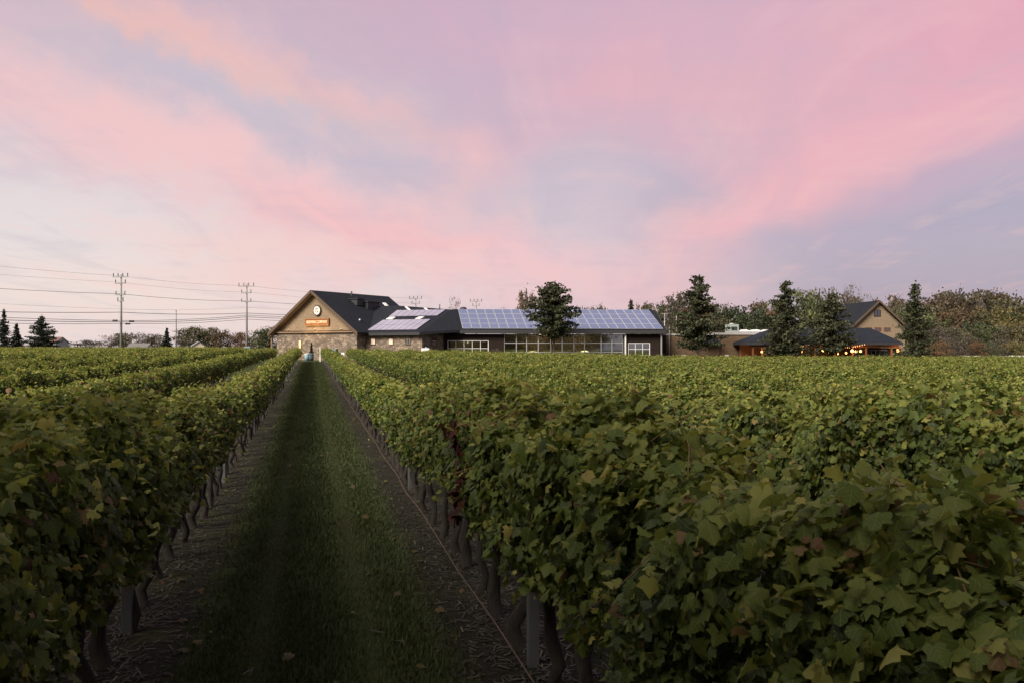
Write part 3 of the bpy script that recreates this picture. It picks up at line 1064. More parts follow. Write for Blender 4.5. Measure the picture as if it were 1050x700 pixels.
def build_winery():
    z0 = 0.25
    loc, rz = frame_of(323.3, 100, 32, z0)
    root = empty('winery_hall', loc, rz)
    tag(root, 'stone and shingle gabled winery hall with charcoal roof and low side wing', 'building')
    ap, ev, hw, ov = 8.72, 3.40, 7.0, 7.75           # apex, eave height, wall half width, roof half width
    LEN = 13.6
    k = (ap - ev) / ov
    # walls
    b = MB()
    b.box((0, .2, 1.68), (2 * hw, .4, 3.96))
    b.box((hw - .2, LEN / 2 + .2, 1.68), (.4, LEN - .4, 3.96))
    b.box((-hw + .2, LEN / 2 + .2, 1.68), (.4, LEN - .4, 3.96))
    b.box((0, LEN - .2, 1.68), (2 * hw - .84, .4, 3.96))
    b.build('stone_wall', M['stone'], root)
    b = MB()
    zt = lambda u: ap - .12 - k * abs(u)
    b.prism([(-hw, .06, 3.66), (hw, .06, 3.66), (hw, .06, zt(hw)), (0, .06, zt(0)), (-hw, .06, zt(hw))], (0, .25, 0))
    b.prism([(-hw, LEN - .3, 3.66), (hw, LEN - .3, 3.66), (hw, LEN - .3, zt(hw)), (0, LEN - .3, zt(0)), (-hw, LEN - .3, zt(hw))], (0, .25, 0))
    b.build('gable_wall', M['shingle'], root)
    # roof slabs
    b = MB()
    for s in (-1, 1):
        b.prism([(0, -.75, ap), (s * ov, -.75, ev), (s * ov, LEN + .3, ev), (0, LEN + .3, ap)], (0, 0, .22))
    rf = b.build('roof', M['roof'], root)
    # rake boards
    for s in (-1, 1):
        b = MB()
        b.prism([(s * .02, -.83, ap - .14), (s * (ov + .08), -.83, ev - .20), (s * (ov + .08), -.83, ev + .24), (s * .02, -.83, ap + .25)], (0, .075, 0))
        b.build('rake_board', M['rake'], root)
        b = MB()   # soffit boards lit from below
        b.prism([(s * .02, -.75, ap - .05), (s * (ov - .02), -.75, ev - .05), (s * (ov - .02), .04, ev - .05), (s * .02, .04, ap - .05)], (0, 0, .04))
        b.build('soffit', M['trim_light'], root)
    # trim shelf between stone and gable
    b = MB()
    b.box((0, -.10, 3.75), (2 * hw + .3, .36, .20))
    b.build('belt_trim', M['trim_light'], root)
    b = MB()
    b.box((0, -.14, 3.88), (2 * hw + .3, .46, .05))
    b.build('belt_cap', M['rake'], root)
    # porch post on the left and the dark recess behind it
    b = MB(); b.box((-ov + .15, -.3, 1.7), (.16, .16, 4.0)); b.build('porch_post', M['trim_light'], root)
    # lit window
    window(root, (-2.72, -.02, 2.0), .5, 1.5, M['warm_window'], M['trim_light'], nx_=1, nz_=2, fr=.05)
    # uplights on the trim
    for u in (-4.6, .15, 4.6):
        b = MB(); b.lathe((u, -.22, 3.91), [(.04, 0), (.07, .08), (.08, .18)], 10)
        l = b.build('uplight', M['black'], root)
        b = MB(); b.lathe((u, -.22, 4.095), [(.07, 0), (.065, .03)], 10); b.build('lens', M['spot_glow'], l)
    for u, e in ((-1.2, 24), (.4, 36), (2.0, 24), (-4.4, 6), (4.6, 6)):
        ld = bpy.data.lights.new('gable_uplight', 'POINT'); ld.energy = e; ld.color = (1, .62, .28); ld.shadow_soft_size = .12
        lo = bpy.data.objects.new('gable_uplight', ld); col.objects.link(lo)
        lo.parent = root; lo.location = (u, -.8, 4.15)
    # roof furniture
    pA, nA = (0, 0, ap + .22), Vector((k, 0, 1)).normalized()
    ra = lambda px, py: on_plane(loc, rz, px, py, pA, nA)
    q = ra(360.5, 308)
    b = MB(); b.tube([q + Vector((0, 0, -.1)), q + Vector((0, 0, 1.15))], .09, 8); b.build('vent_pipe', M['black'], root)
    for (px, py, s) in ((366, 311, (1.3, 1.3, .8)), (380, 315, (1.0, 2.2, 1.0))):
        q = ra(px, py)
        b = MB(); b.box((q.x, q.y, q.z + .1), s); b.box((q.x, q.y, q.z + .1 + s[2] / 2 + .05), (s[0] + .3, s[1] + .3, .1))
        b.build('roof_vent', M['fascia'], root)
    q = ra(369, 329)
    b = MB(); b.lathe((q.x, q.y, q.z - .05), [(.14, 0), (.14, .22), (.05, .3)], 10); b.build('roof_cap', M['grey_metal'], root)
    off = nA * .03
    b = MB(); b.prism([p_ + off for p_ in (ra(392.0, 311.2), ra(395.0, 311.2), ra(399.0, 315.2), ra(396, 315.2))], nA * .08); b.build('skylight', M['plastic_white'], root)
    # --- wing
    WV, WE = 1.7, 1.1                                # wall and eave, measured back from the gable front
    we = 3.42                                        # eave height
    u1 = hw + 8.65
    b = MB()
    b.prism([(hw + .002, WV, -.3), (u1, WV, -.3), (u1, WV, we - .02), (hw + .002, WV, we - .02)], (0, .35, 0))
    loc_b, rz_b = frame_of(457, 97.5, -4, 0)
    Mi = (Matrix.Translation(loc) @ Matrix.Rotation(rz, 4, 'Z')).inverted()
    tob = lambda p_: Mi @ (Matrix.Translation(loc_b) @ Matrix.Rotation(rz_b, 4, 'Z')) @ Vector(p_)
    pe = tob((-.1, .3, 0))
    e_ = Vector((pe.x, pe.y, 0)) - Vector((u1, WV + .1, 0))
    nr = Vector((-e_.y, e_.x, 0)).normalized() * .3
    b.prism([(u1, WV + .004, -.3), (pe.x, pe.y, -.3), (pe.x, pe.y, we - .021), (u1, WV + .004, we - .021)], nr)
    b.build('wing_wall', M['stone'], root)
    pW = Vector((0, WE, we + .12))
    kw = .5
    nW = Vector((0, -kw, 1)).normalized()
    rw = lambda px, py: on_plane(loc, rz, px, py, pW, nW)
    P1, P2 = rw(406, 313.4), rw(463, 317.6)
    E0, E1 = Vector((ov - .3, WE, we + .12)), rw(430, 341.2)
    E1 = Vector((E1.x, WE, we + .12))
    Bl, Be = tob((1.35, 5.25, 7.02)), tob((1.75, -.62, 4.22))
    P2 = on_plane(loc, rz, 463, 317.6, E1, (Be - E1).cross(Bl - E1).normalized())
    nF = (P2 - E1).cross(P1 - E1).normalized()
    rw0 = rw

    def rw(px, py):
        right_of_fold = (px - 430) * (313.4 - 341.2) - (py - 341.2) * (406 - 430) < 0
        return on_plane(loc, rz, px, py, E1, nF) if right_of_fold else rw0(px, py)
    dP = (P1 - P2)
    # carry the ridge back to the hall's roof plane
    tt = 0.0
    # valley: where the wing's plane meets the hall roof at the ridge height
    P0 = Vector(((ap + .2 - P1.z) / k, P1.y, P1.z))
    b = MB()
    b.prism([E0, E1, P1, P0], (0, 0, -.2)); b.prism([E1, P2, P1], (0, 0, -.2))
    b.prism([E1, Be, Bl], (0, 0, -.2)); b.prism([E1, Bl, P2], (0, 0, -.2))
    up = Vector((0, 0, 0))
    bk = lambda p_: Vector((p_.x - 2.0, p_.y + 6, we))
    b.prism([P0, P1, bk(P1), bk(P0)], (0, 0, -.2)); b.prism([P1, P2, bk(P2), bk(P1)], (0, 0, -.2))
    b.build('wing_roof', M['roof'], root)
    b = MB()
    b.prism([E0 + Vector((.6, -.06, -.28)), E1 + Vector((0, -.06, -.28)), E1 + Vector((0, -.06, .03)), E0 + Vector((.6, -.06, .03))], (0, .055, 0))
    dd = (Be - E1).normalized()
    n2 = Vector((dd.y, -dd.x, 0)).normalized() * .06
    b.prism([E1 + n2 + Vector((0, 0, -.28)), Be + n2 + Vector((0, 0, -.28)), Be + n2 + Vector((0, 0, .03)), E1 + n2 + Vector((0, 0, .03))], -n2 * .9)
    b.build('fascia', M['fascia'], root)
    # arrays on the wing
    of = nW * .06
    for quad, cols in (([(398.9, 325.3), (448.7, 324.3), (457.2, 318.2), (407.3, 318.9)], 8), ([(376.5, 339.4), (427.2, 338.6), (441.9, 328.0), (393, 328.8)], 8)):
        A_, B_, C_, D_ = [Vector((*p_, 0)) for p_ in quad]
        rows = 1 if quad[0][1] < 330 else 2
        for i in range(cols):
            for j in range(rows):
                f0, f1 = i / cols + .004, (i + 1) / cols - .004
                g0, g1 = j / rows + .012, (j + 1) / rows - .012
                def lp(f, g):
                    q_ = (A_.lerp(B_, f)).lerp(D_.lerp(C_, f), g)
                    return rw(q_.x, q_.y) + of
                b = MB(); b.prism([lp(f0, g0), lp(f1, g0), lp(f1, g1), lp(f0, g1)], nW * .05)
                b.build('solar_panel', M['solar_glare'], root)
    of = nW * .02
    for quad in ([(396, 328), (402.5, 328), (406, 325.9), (400, 325.9)], [(425.6, 327.8), (431.2, 327.8), (435.5, 325.6), (430, 325.6)],
                 [(415, 315.2), (417.5, 315.2), (421.5, 318.6), (418.5, 318.6)], [(434.5, 316.6), (437, 316.6), (439.6, 318.6), (437, 318.6)]):
        b = MB(); b.prism([rw(*p_) + of for p_ in quad], nW * .1); b.build('skylight', M['plastic_white'], root)
    q = rw(448.5, 318)
    b = MB(); b.tube([q + Vector((0, .5, 0)), q + Vector((0, .5, .75))], .06, 8); b.build('vent_pipe', M['black'], root)
    # windows of the wing
    nwl = Vector((0, -1, 0))
    for (px, pane, n_) in ((382.5, M['sky_toned_pane'], 1), (400.7, M['sky_toned_pane'], 1), (418.5, M['glass'], 2)):
        q = on_plane(loc, rz, px, 350, (0, WV - .03, 0), nwl)
        window(root, (q.x, WV - .03, q.z), .82, .82, pane, M['rake'], nx_=n_, nz_=1, fr=.07)
    an = math.atan2(e_.y, e_.x)
    mid_ = Vector((u1, WV + .1, 0)).lerp(Vector((pe.x, pe.y, 0)), .5)
    window(root, (mid_.x - nr.x * .12, mid_.y - nr.y * .12, we - .95), .95, 1.0, M['glass_dark'], M['wood_dark'], nx_=2, nz_=2, fr=.08, ang=an)
    b = MB(); q = on_plane(loc, rz, 404.5, 352, (0, WV - .06, 0), nwl)
    b.tube([(q.x, WV - .06, -.2), (q.x, WV - .06, we - .3)], .045, 8); b.build('downpipe', M['trim_light'], root)

    # --- signs: separate things hung on the gable
    Mw = Matrix.Translation(loc) @ Matrix.Rotation(rz, 4, 'Z')
    s = empty('gable_sign', Mw @ Vector((.42, -.02, 4.98)), rz)
    tag(s, 'long rust brown sign with cream lettering on the shingled gable', 'sign')
    b = MB(); b.box((0, -.08, 0), (3.9, .08, .68)); b.build('sign_board', M['sign_board'], s)
    b = MB()
    for (cx, cz, sx, sz) in ((0, .40, 4.1, .12), (0, -.40, 4.1, .12), (-1.99, 0, .12, .675), (1.99, 0, .12, .675)): b.box((cx, -.10, cz), (sx, .16, sz))
    b.build('sign_frame', M['sign_frame'], s)
    cu = bpy.data.curves.new('lettering', 'FONT')
    cu.body = 'BREWING COMPANY'
    cu.size = .50; cu.extrude = .02; cu.align_x = 'CENTER'; cu.align_y = 'CENTER'; cu.space_character = 1.02
    cu.offset = .008
    tmp = bpy.data.objects.new('lettering_curve', cu); col.objects.link(tmp)
    bpy.context.view_layer.update()
    wd = tmp.dimensions.x
    lme = bpy.data.meshes.new_from_object(tmp.evaluated_get(bpy.context.evaluated_depsgraph_get()))
    bpy.data.objects.remove(tmp)
    lme.materials.clear(); lme.materials.append(M['letter'])
    t = link_mesh('lettering', lme, s, (0, -.14, 0))
    t.rotation_euler = (math.pi / 2, 0, 0)
    t.scale = (3.6 / max(wd, .1), 1, 1)
    e = empty('round_emblem', Mw @ Vector((.42, -.02, 6.42)), rz)
    tag(e, 'round white emblem with dark rim and leaf mark high on the gable', 'sign')
    b = MB(); b.lathe((0, 0, 0), [(.66, -.12), (.66, .0)], 32, 'y'); b.build('rim', M['emblem_dark'], e)
    b = MB(); b.lathe((0, 0, 0), [(.52, -.15), (.52, -.123)], 32, 'y'); b.build('disc', M['emblem_white'], e)
    b = MB()                                         # ring segments with a small leafy heart
    def arc(r0, r1, a0, a1, n=10):
        pts = []
        for i in range(n + 1):
            a = math.radians(a0 + (a1 - a0) * i / n); pts.append((r1 * math.cos(a), -.153, r1 * math.sin(a)))
        for i in range(n, -1, -1):
            a = math.radians(a0 + (a1 - a0) * i / n); pts.append((r0 * math.cos(a), -.153, r0 * math.sin(a)))
        b.prism(pts, (0, -.015, 0))
    arc(.22, .30, 100, 170); arc(.22, .30, 190, 262); arc(.22, .30, 278, 350); arc(.22, .30, 10, 80)
    for a in (90, 210, 330):
        ca, sa = math.cos(math.radians(a)), math.sin(math.radians(a))
        P = lambda f, w_: (f * ca - w_ * sa, -.153, f * sa + w_ * ca)
        b.prism([P(.03, 0), P(.10, .055), P(.19, 0), P(.10, -.055)], (0, -.015, 0))
    b.prism([(-.03, -.153, .25), (.03, -.153, .25), (.08, -.153, .40), (.0, -.153, .34), (-.08, -.153, .40)], (0, -.015, 0))
    b.build('leaf_mark', M['emblem_dark'], e)
    return loc_b, rz_b


LOC_B, RZ_B = build_winery()


# ------------------------------------------------------------------ long building with the solar roof
def build_long():
    loc, rz = LOC_B, RZ_B
    root = empty('long_winery_building', loc, rz)
    tag(root, 'long low dark winery building with glass front and solar roof', 'building')
    L = 27.3
    ev, rg, RV = 3.95, 6.75, 5.25
    k = (rg - ev) / (RV + .6)
    zb = -.9
    X = lambda px: on_plane(loc, rz, px, 350, (0, 0, 0), Vector((0, 1, 0))).x
    Z = lambda px, py: on_plane(loc, rz, px, py, (0, 0, 0), Vector((0, 1, 0))).z
    wl = lambda b, x0, x1, z0, z1: b.box(((x0 + x1) / 2, .15, (z0 + z1) / 2), (x1 - x0, .3, z1 - z0))
    a0, a1 = X(459), X(501)          # glazed overhead door
    g0, g1 = X(517), X(639)          # curtain wall
    w0, w1 = X(644), X(666.5)        # right window
    dtop, wtop, gtop = Z(480, 349), Z(655, 351.5), 3.72
    b = MB()
    wl(b, -.3, a0, zb, 3.72); wl(b, a0, a1, dtop, 3.72); wl(b, a1, g0, zb, 3.72)
    b.build('wall', M['brown_wall'], root)
    b = MB()
    wl(b, g1, w0, zb, 3.72); wl(b, w0, w1, wtop, 3.72); wl(b, w0, w1, zb, .35); wl(b, w1, L - .7, zb, 3.72)
    b.build('wall', M['brown_wall'], root)
    b = MB()                          # side and rear walls
    b.box((L - .85, 5.3, 1.4), (.3, 10.0, 4.6)); b.box((L / 2, 10.4, 1.4), (L, .3, 4.6)); b.build('rear_wall', M['brown_wall'], root)
    b = MB()                          # interior
    b.box((L / 2, 4.6, 1.6), (L - 1, .1, 4.2)); b.build('room_wall', M['room'], root)
    b = MB(); b.box((L / 2, 2.4, -.22), (L - 1.6, 4.2, .06)); b.build('room_floor', M['concrete'], root)
    b = MB(); b.box((L / 2, 2.4, 3.6), (L - 1.6, 4.2, .06)); b.build('room_ceiling', M['room'], root)
    # roof
    b = MB()
    b.prism([(1.6, -.6, ev), (L, -.6, ev), (L, RV, rg), (1.25, RV, rg)], (0, 0, .22))
    b.prism([(1.6, 2 * RV + .6, ev), (L, 2 * RV + .6, ev), (L, RV + .002, rg), (1.25, RV + .002, rg)], (0, 0, .22))
    b.build('roof', M['roof'], root)
    b = MB(); b.box((L / 2 - .1, -.66, ev + .02), (L + .2, .10, .42)); b.build('gutter', M['fascia'], root)
    b = MB()
    b.prism([(L + .003, -.6, ev - .2), (L + .003, RV, rg - .2), (L + .003, RV, rg + .24), (L + .003, -.6, ev + .24)], (.08, 0, 0))
    b.build('rake_board', M['fascia'], root)
    # solar array: separate modules standing just off the roof
    n = Vector((0, -k, 1)).normalized()
    sl = lambda v: ev + .22 + k * (v + .6)
    lean = -.10
    nc, nr = 22, 4
    x0, x1 = 2.05, L - .35
    vs, ve_ = -.35, RV - .15
    for i in range(nc):
        for j in range(nr):
            c0 = x0 + (x1 - x0) * i / nc + .02; c1 = x0 + (x1 - x0) * (i + 1) / nc - .02
            if 4 * nc > 100: pass
            v0 = vs + (ve_ - vs) * j / nr + .02; v1 = vs + (ve_ - vs) * (j + 1) / nr - .02
            P = lambda x_, v_: Vector((x_ + lean * (v_ - vs), v_, sl(v_))) + n * .07
            b = MB(); b.prism([P(c0, v0), P(c1, v0), P(c1, v1), P(c0, v1)], n * .04)
            fr_ = b.build('solar_panel', M['panel_frame'], root)
            iw = .032
            b = MB(); b.prism([P(c0 + iw, v0 + iw) + n * .041, P(c1 - iw, v0 + iw) + n * .041, P(c1 - iw, v1 - iw) + n * .041, P(c0 + iw, v1 - iw) + n * .041], n * .006)
            b.build('cell_sheet', M['solar'], fr_)
    b = MB(); b.lathe((2.2, RV + .3, rg + .1), [(.45, 0), (.45, .28), (.25, .42)], 14); b.build('roof_vent', M['black'], root)
    # overhead door
    window(root, ((a0 + a1) / 2, .06, (dtop + zb) / 2), a1 - a0, dtop - zb, M['glass'], M['white_metal'], nx_=5, nz_=4, fr=.08)
    # curtain wall
    b = MB()
    cols = [517, 529.5, 540, 552, 565, 576.5, 588.5, 599.5, 616.5, 627.5, 639]
    zs = [zb, Z(560, 360.5), Z(560, 351.2), gtop]
    xs = [X(c) for c in cols]
    for x_ in xs: b.box((x_, .08, (zb + gtop) / 2), (.10, .14, gtop - zb))
    for z_ in zs[1:]: b.box(((g0 + g1) / 2, .085, z_ - .05), (g1 - g0, .10, .09))
    f = b.build('curtain_wall', M['grey_metal'], root)
    for i in range(len(xs) - 1):
        g = MB(); g.box(((xs[i] + xs[i + 1]) / 2, .12, (zb + gtop) / 2), (xs[i + 1] - xs[i] - .1, .02, gtop - zb)); g.build('pane', M['glass'], f)
    window(root, ((w0 + w1) / 2, .06, (wtop + .35) / 2), w1 - w0, wtop - .35, M['glass'], M['white_metal'], nx_=3, nz_=3, fr=.07)
    for px in (640.8, 677.5):
        x_ = X(px)
        b = MB(); b.box((x_, -.25, 1.4), (.16, .16, 4.6)); b.build('column', M['white_metal'] if px < 650 else M['grey_metal'], root)
    # lights and furnishings seen through the glass
    for (x_, z_, s_) in ((X(548), 1.45, .75), (X(556), 1.15, .6), (X(603), 1.55, .5), (X(585), 1.0, .35)):
        b = MB(); b.lathe((x_, 2.6, z_), [(.10, .18), (s_ * .8, .10), (s_, 0), (s_ * .8, -.06), (.1, -.1)], 18)
        b.build('pendant_lamp', M['lamp_soft'], root)
    for i, x_ in enumerate(np.linspace(g0 + .6, g1 - .6, 8)):
        b = MB(); b.box((x_, 3.2, .55), (.9, .7, .06)); b.box((x_, 3.2, .15), (.1, .1, .75)); b.build('table', M['wood_dark'], root)
    for x_ in (X(555), X(600), X(480), X(655)):
        ld = bpy.data.lights.new('room_light', 'POINT'); ld.energy = 90; ld.color = (1, .80, .55); ld.shadow_soft_size = .05
        lo = bpy.data.objects.new('room_light', ld); col.objects.link(lo); lo.parent = root; lo.location = (x_, 2.3, 2.7)


build_long()


# ------------------------------------------------------------------ flat-roofed block, restaurant pavilion, gabled house behind
def build_flat():
    loc, rz = frame_of(686, 104, -4, 0)
    root = empty('flat_roofed_block', loc, rz)
    tag(root, 'low brown flat-roofed block with white roof edge beside the pavilion', 'building')
    pl = lambda v: ((0, v, 0), Vector((0, 1, 0)))
    X = lambda px, v=0: on_plane(loc, rz, px, 350, *pl(v)).x
    Z = lambda px, py, v=0: on_plane(loc, rz, px, py, *pl(v)).z
    b = MB()
    xa, xb, xc, xd = X(683), X(720), X(737), X(790)
    b.box(((xa + xb) / 2, 3, 1.2), (xb - xa, 6, 4.9)); b.build('wall', M['tan_wall'], root)
    b = MB(); b.box(((xc + xd) / 2, 3.2, 1.25), (xd - xc, 6.4, 5.0)); b.build('wall', M['tan_wall'], root)
    b = MB(); b.box(((xb + xc) / 2, 2.2, .9), (xc - xb - .01, 4.8, 3.5)); b.build('wall', M['tan_wall'], root)
    b = MB()
    b.box(((xa + xb) / 2, 3, 3.75), (xb - xa + .2, 6.2, .22)); b.box(((xc + xd) / 2, 3.2, 3.86), (xd - xc + .2, 6.6, .26)); b.build('roof_edge', M['membrane'], root)
    b = MB()
    b.prism([(xb + .01, -.9, 2.6), (xc - .01, -.9, 2.6), (xc - .01, 2.2, 3.5), (xb + .01, 2.2, 3.5)], (0, 0, .16)); b.build('canopy_roof', M['roof_blue'], root)
    b = MB(); b.box((X(685.5), -.4, 2.0), (.12, .12, 5.4)); b.build('vent_stack', M['grey_metal'], root)
    for px in (700.8, 745): b = MB(); b.box((X(px), -.06, .9), (.5, .12, .5)); b.build('wall_box', M['plastic_white'], root)
    # units on the roof stand on it: things
    q = Matrix.Translation(loc) @ Matrix.Rotation(rz, 4, 'Z')
    x0 = X(750.5, 3)
    u = empty('rooftop_unit', q @ Vector((x0, 3, 3.99)), rz)
    tag(u, 'boxy pale green air handling unit on the flat roof', 'rooftop unit')
    b = MB(); b.box((0, 0, .62), (1.45, 1.3, 1.05)); b.build('casing', M['hvac'], u, bevel=.03)
    b = MB(); b.box((0, 0, .05), (1.5, 1.35, .09)); b.build('curb', M['grey_metal'], u)
    b = MB(); b.box((.1, -.67, .6), (.8, .03, .5)); b.build('louvre', M['fascia'], u)
    b = MB(); b.lathe((0, 0, 1.15), [(.36, 0), (.40, .16)], 14); b.build('fan_cowl', M['grey_metal'], u)
    for i, (px, w_) in enumerate(((762.5, 1.35), (774, 1.5), (785, 1.2))):
        u = empty('roof_skylight', q @ Vector((X(px, 2.5), 2.5, 3.99)), rz)
        tag(u, ('white domed skylight on the flat roof nearest the pale green unit', 'middle white domed skylight of three on the flat roof', 'white domed skylight on the flat roof nearest the dark pine')[i],
            'skylight', 'domed skylights on the flat roof')
        b = MB(); b.box((0, 0, .10), (w_, 1.2, .2)); b.build('curb', M['grey_metal'], u)
        b = MB()
        n_ = 6
        for a in range(n_):
            t0, t1 = a / n_, (a + 1) / n_
            z_ = lambda t: .2 + .28 * math.sin(math.pi * t) ** .6
            b.face([(-w_ / 2 + w_ * t0, -.55, z_(t0)), (-w_ / 2 + w_ * t1, -.55, z_(t1)), (-w_ / 2 + w_ * t1, .55, z_(t1)), (-w_ / 2 + w_ * t0, .55, z_(t0))], True)
            b.face([(-w_ / 2 + w_ * t0, -.55, .2), (-w_ / 2 + w_ * t1, -.55, .2), (-w_ / 2 + w_ * t1, -.55, z_(t1)), (-w_ / 2 + w_ * t0, -.55, z_(t0))])
        b.build('dome', M['plastic_white'], u)


build_flat()


def build_pavilion():
    loc, rz = frame_of(846, 101, -4, -.58)
    root = empty('restaurant_pavilion', loc, rz)
    tag(root, 'low hip-roofed restaurant pavilion with warm lights under its eaves', 'building')
    pl = lambda v: ((0, v, 0), Vector((0, 1, 0)))
    X = lambda px, v=0: on_plane(loc, rz, px, 350, *pl(v)).x
    xl, xr = X(767, -1), X(925.5, -1)
    ev = 3.15
    rg = 5.05
    # hip roof
    b = MB()
    dv = 4.2
    hl, hr = X(795, 3.2), X(892, 3.2)
    A, B_, C, D = (xl, -1, ev), (xr, -1, ev), (xr, 7.4, ev), (xl, 7.4, ev)
    R0, R1 = (hl, 3.2, rg), (hr, 3.2, rg)
    for poly in ([A, B_, R1, R0], [B_, C, R1], [C, D, R0, R1], [D, A, R0]): b.prism([Vector(p_) for p_ in poly], (0, 0, .16))
    b.build('roof', M['roof_blue'], root)
    b = MB()
    b.box(((xl + xr) / 2, -1.04, ev - .02), (xr - xl + .1, .08, .3)); b.box((xl - .04, 3.2, ev - .02), (.08, 8.3, .3)); b.box((xr + .04, 3.2, ev - .02), (.08, 8.3, .3))
    b.build('fascia', M['fascia'], root)
    b = MB(); b.box(((xl + xr) / 2, 3.2, ev - .10), (xr - xl - .1, 8.2, .06)); b.build('soffit', M['wood_dark'], root)
    # beam and posts
    b = MB(); b.box(((xl + xr) / 2, -.6, ev - .32), (xr - xl - .6, .2, .36)); b.build('beam', M['wood_dark'], root)
    for px in (772, 782, 794, 815, 836, 856, 874, 888, 914, 922):
        b = MB(); b.box((X(px, -.6), -.6, (ev - .5) / 2), (.18, .18, ev - .5)); b.build('post', M['wood_dark'], root)
    b = MB(); b.box(((xl + xr) / 2, 3.4, (ev - .13) / 2), (xr - xl - 1, .2, ev - .13)); b.build('back_wall', M['wood_dark'], root)
    # glazed front right: window with mullions
    q0, q1 = X(876, -.3), X(911, -.3)
    window(root, ((q0 + q1) / 2, -.3, 1.4), q1 - q0, 1.9, M['glass_dark'], M['black'], nx_=8, nz_=3, fr=.07)
    b = MB(); b.box(((q0 + q1) / 2, -.22, .2), (q1 - q0, .1, .4)); b.box(((q0 + q1) / 2, -.22, 2.5), (q1 - q0, .1, .25)); b.build('panel_wall', M['brown_wall'], root)
    b = MB(); b.box(((q1 + X(924, -.3)) / 2, -.1, 1.3), (X(924, -.3) - q1, .1, 2.6)); b.build('end_wall', M['brown_wall'], root)
    Q = Matrix.Translation(loc) @ Matrix.Rotation(rz, 4, 'Z')
    lamps = [(781, 360.5, .0, 'warm lamp under the left corner of the pavilion eave', 60, .9), (822.5, 360.5, .16, 'bright warm lantern on the pavilion between the two big pines', 25, .8),
             (843.3, 359.5, .17, 'bright warm lantern behind the trunk of the bushy pine', 25, .8), (849.8, 362.0, .10, 'low amber lamp at the foot of the bushy pine', 14, .8),
             (859, 362.5, .09, 'small yellow lamp under the left end of the string lights', 10, .8), (867.5, 361.7, .11, 'pinkish warm lamp left of the brightest lantern', 14, .8),
             (873.8, 359.6, .20, 'brightest large warm lantern under the string lights', 30, .8), (882.3, 359.9, .15, 'warm lantern beside the pavilion glass front', 22, .8),
             (920.3, 359.4, .19, 'lone warm wall lamp at the right end of the pavilion', 28, .8)]
    for (px, py, rad, lab, en, v) in lamps:
        p_ = on_plane(loc, rz, px, py, *pl(-.75))
        lm = empty('lantern', Q @ p_, rz)
        tag(lm, lab, 'lamp', 'warm lamps of the pavilion')
        b = MB()
        rr_ = max(rad, .12)
        b.lathe((0, 0, -rr_), [(.3 * rr_, 0), (.9 * rr_, .5 * rr_), (rr_, rr_), (.8 * rr_, 1.6 * rr_), (.3 * rr_, 2 * rr_)], 12); b.build('globe', M['lamp'], lm)
        b = MB(); b.lathe((0, 0, rr_ - .01), [(.35 * rr_, 0), (.3 * rr_, .10), (.02, .12)], 10); b.tube([(0, .0, rr_ + .08), (0, .0, rr_ + .25), (0, .13, rr_ + .25)], .018, 6); b.build('bracket', M['black'], lm)
        ld = bpy.data.lights.new('lantern_light', 'POINT'); ld.energy = en * 1.2; ld.color = (1, .50, .18); ld.shadow_soft_size = .15
        lo = bpy.data.objects.new('lantern_light', ld); col.objects.link(lo); lo.parent = lm; lo.location = (0, -.35 if rad else .4, 0)
    # strings of small bulbs
    for (pts, lab) in (([(858, 353.6), (864, 355.6), (871, 356.0), (878, 354.6), (886.5, 352.9)], 'string of small bulbs hanging between the bushy pine and the glass front'),
                       ([(813, 357.5), (816, 355.8), (821, 355.1), (826, 354.2), (832, 353.8)], 'short string of small bulbs hanging between the two big pines')):
        P3 = [on_plane(loc, rz, a, b_, *pl(-1.3)) for a, b_ in pts]
        s = empty('string_lights', Q @ P3[0], rz)
        tag(s, lab, 'string lights', 'strings of bulbs at the pavilion')
        b = MB(); b.tube([p_ - P3[0] + Vector((0, 0, .05)) for p_ in P3], .012, 5); b.build('cable', M['black'], s)
        n_ = 15 if len(lab) > 70 else 9
        for i in range(n_):
            t = i / (n_ - 1) * (len(P3) - 1)
            j = min(int(t), len(P3) - 2)
            p_ = P3[j].lerp(P3[j + 1], t - j) - P3[0]
            b = MB(); b.lathe((p_.x, p_.y, p_.z - .03), [(.015, .05), (.045, .0), (.03, -.05)], 8); b.build('bulb', M['string_bulb'], s)


build_pavilion()


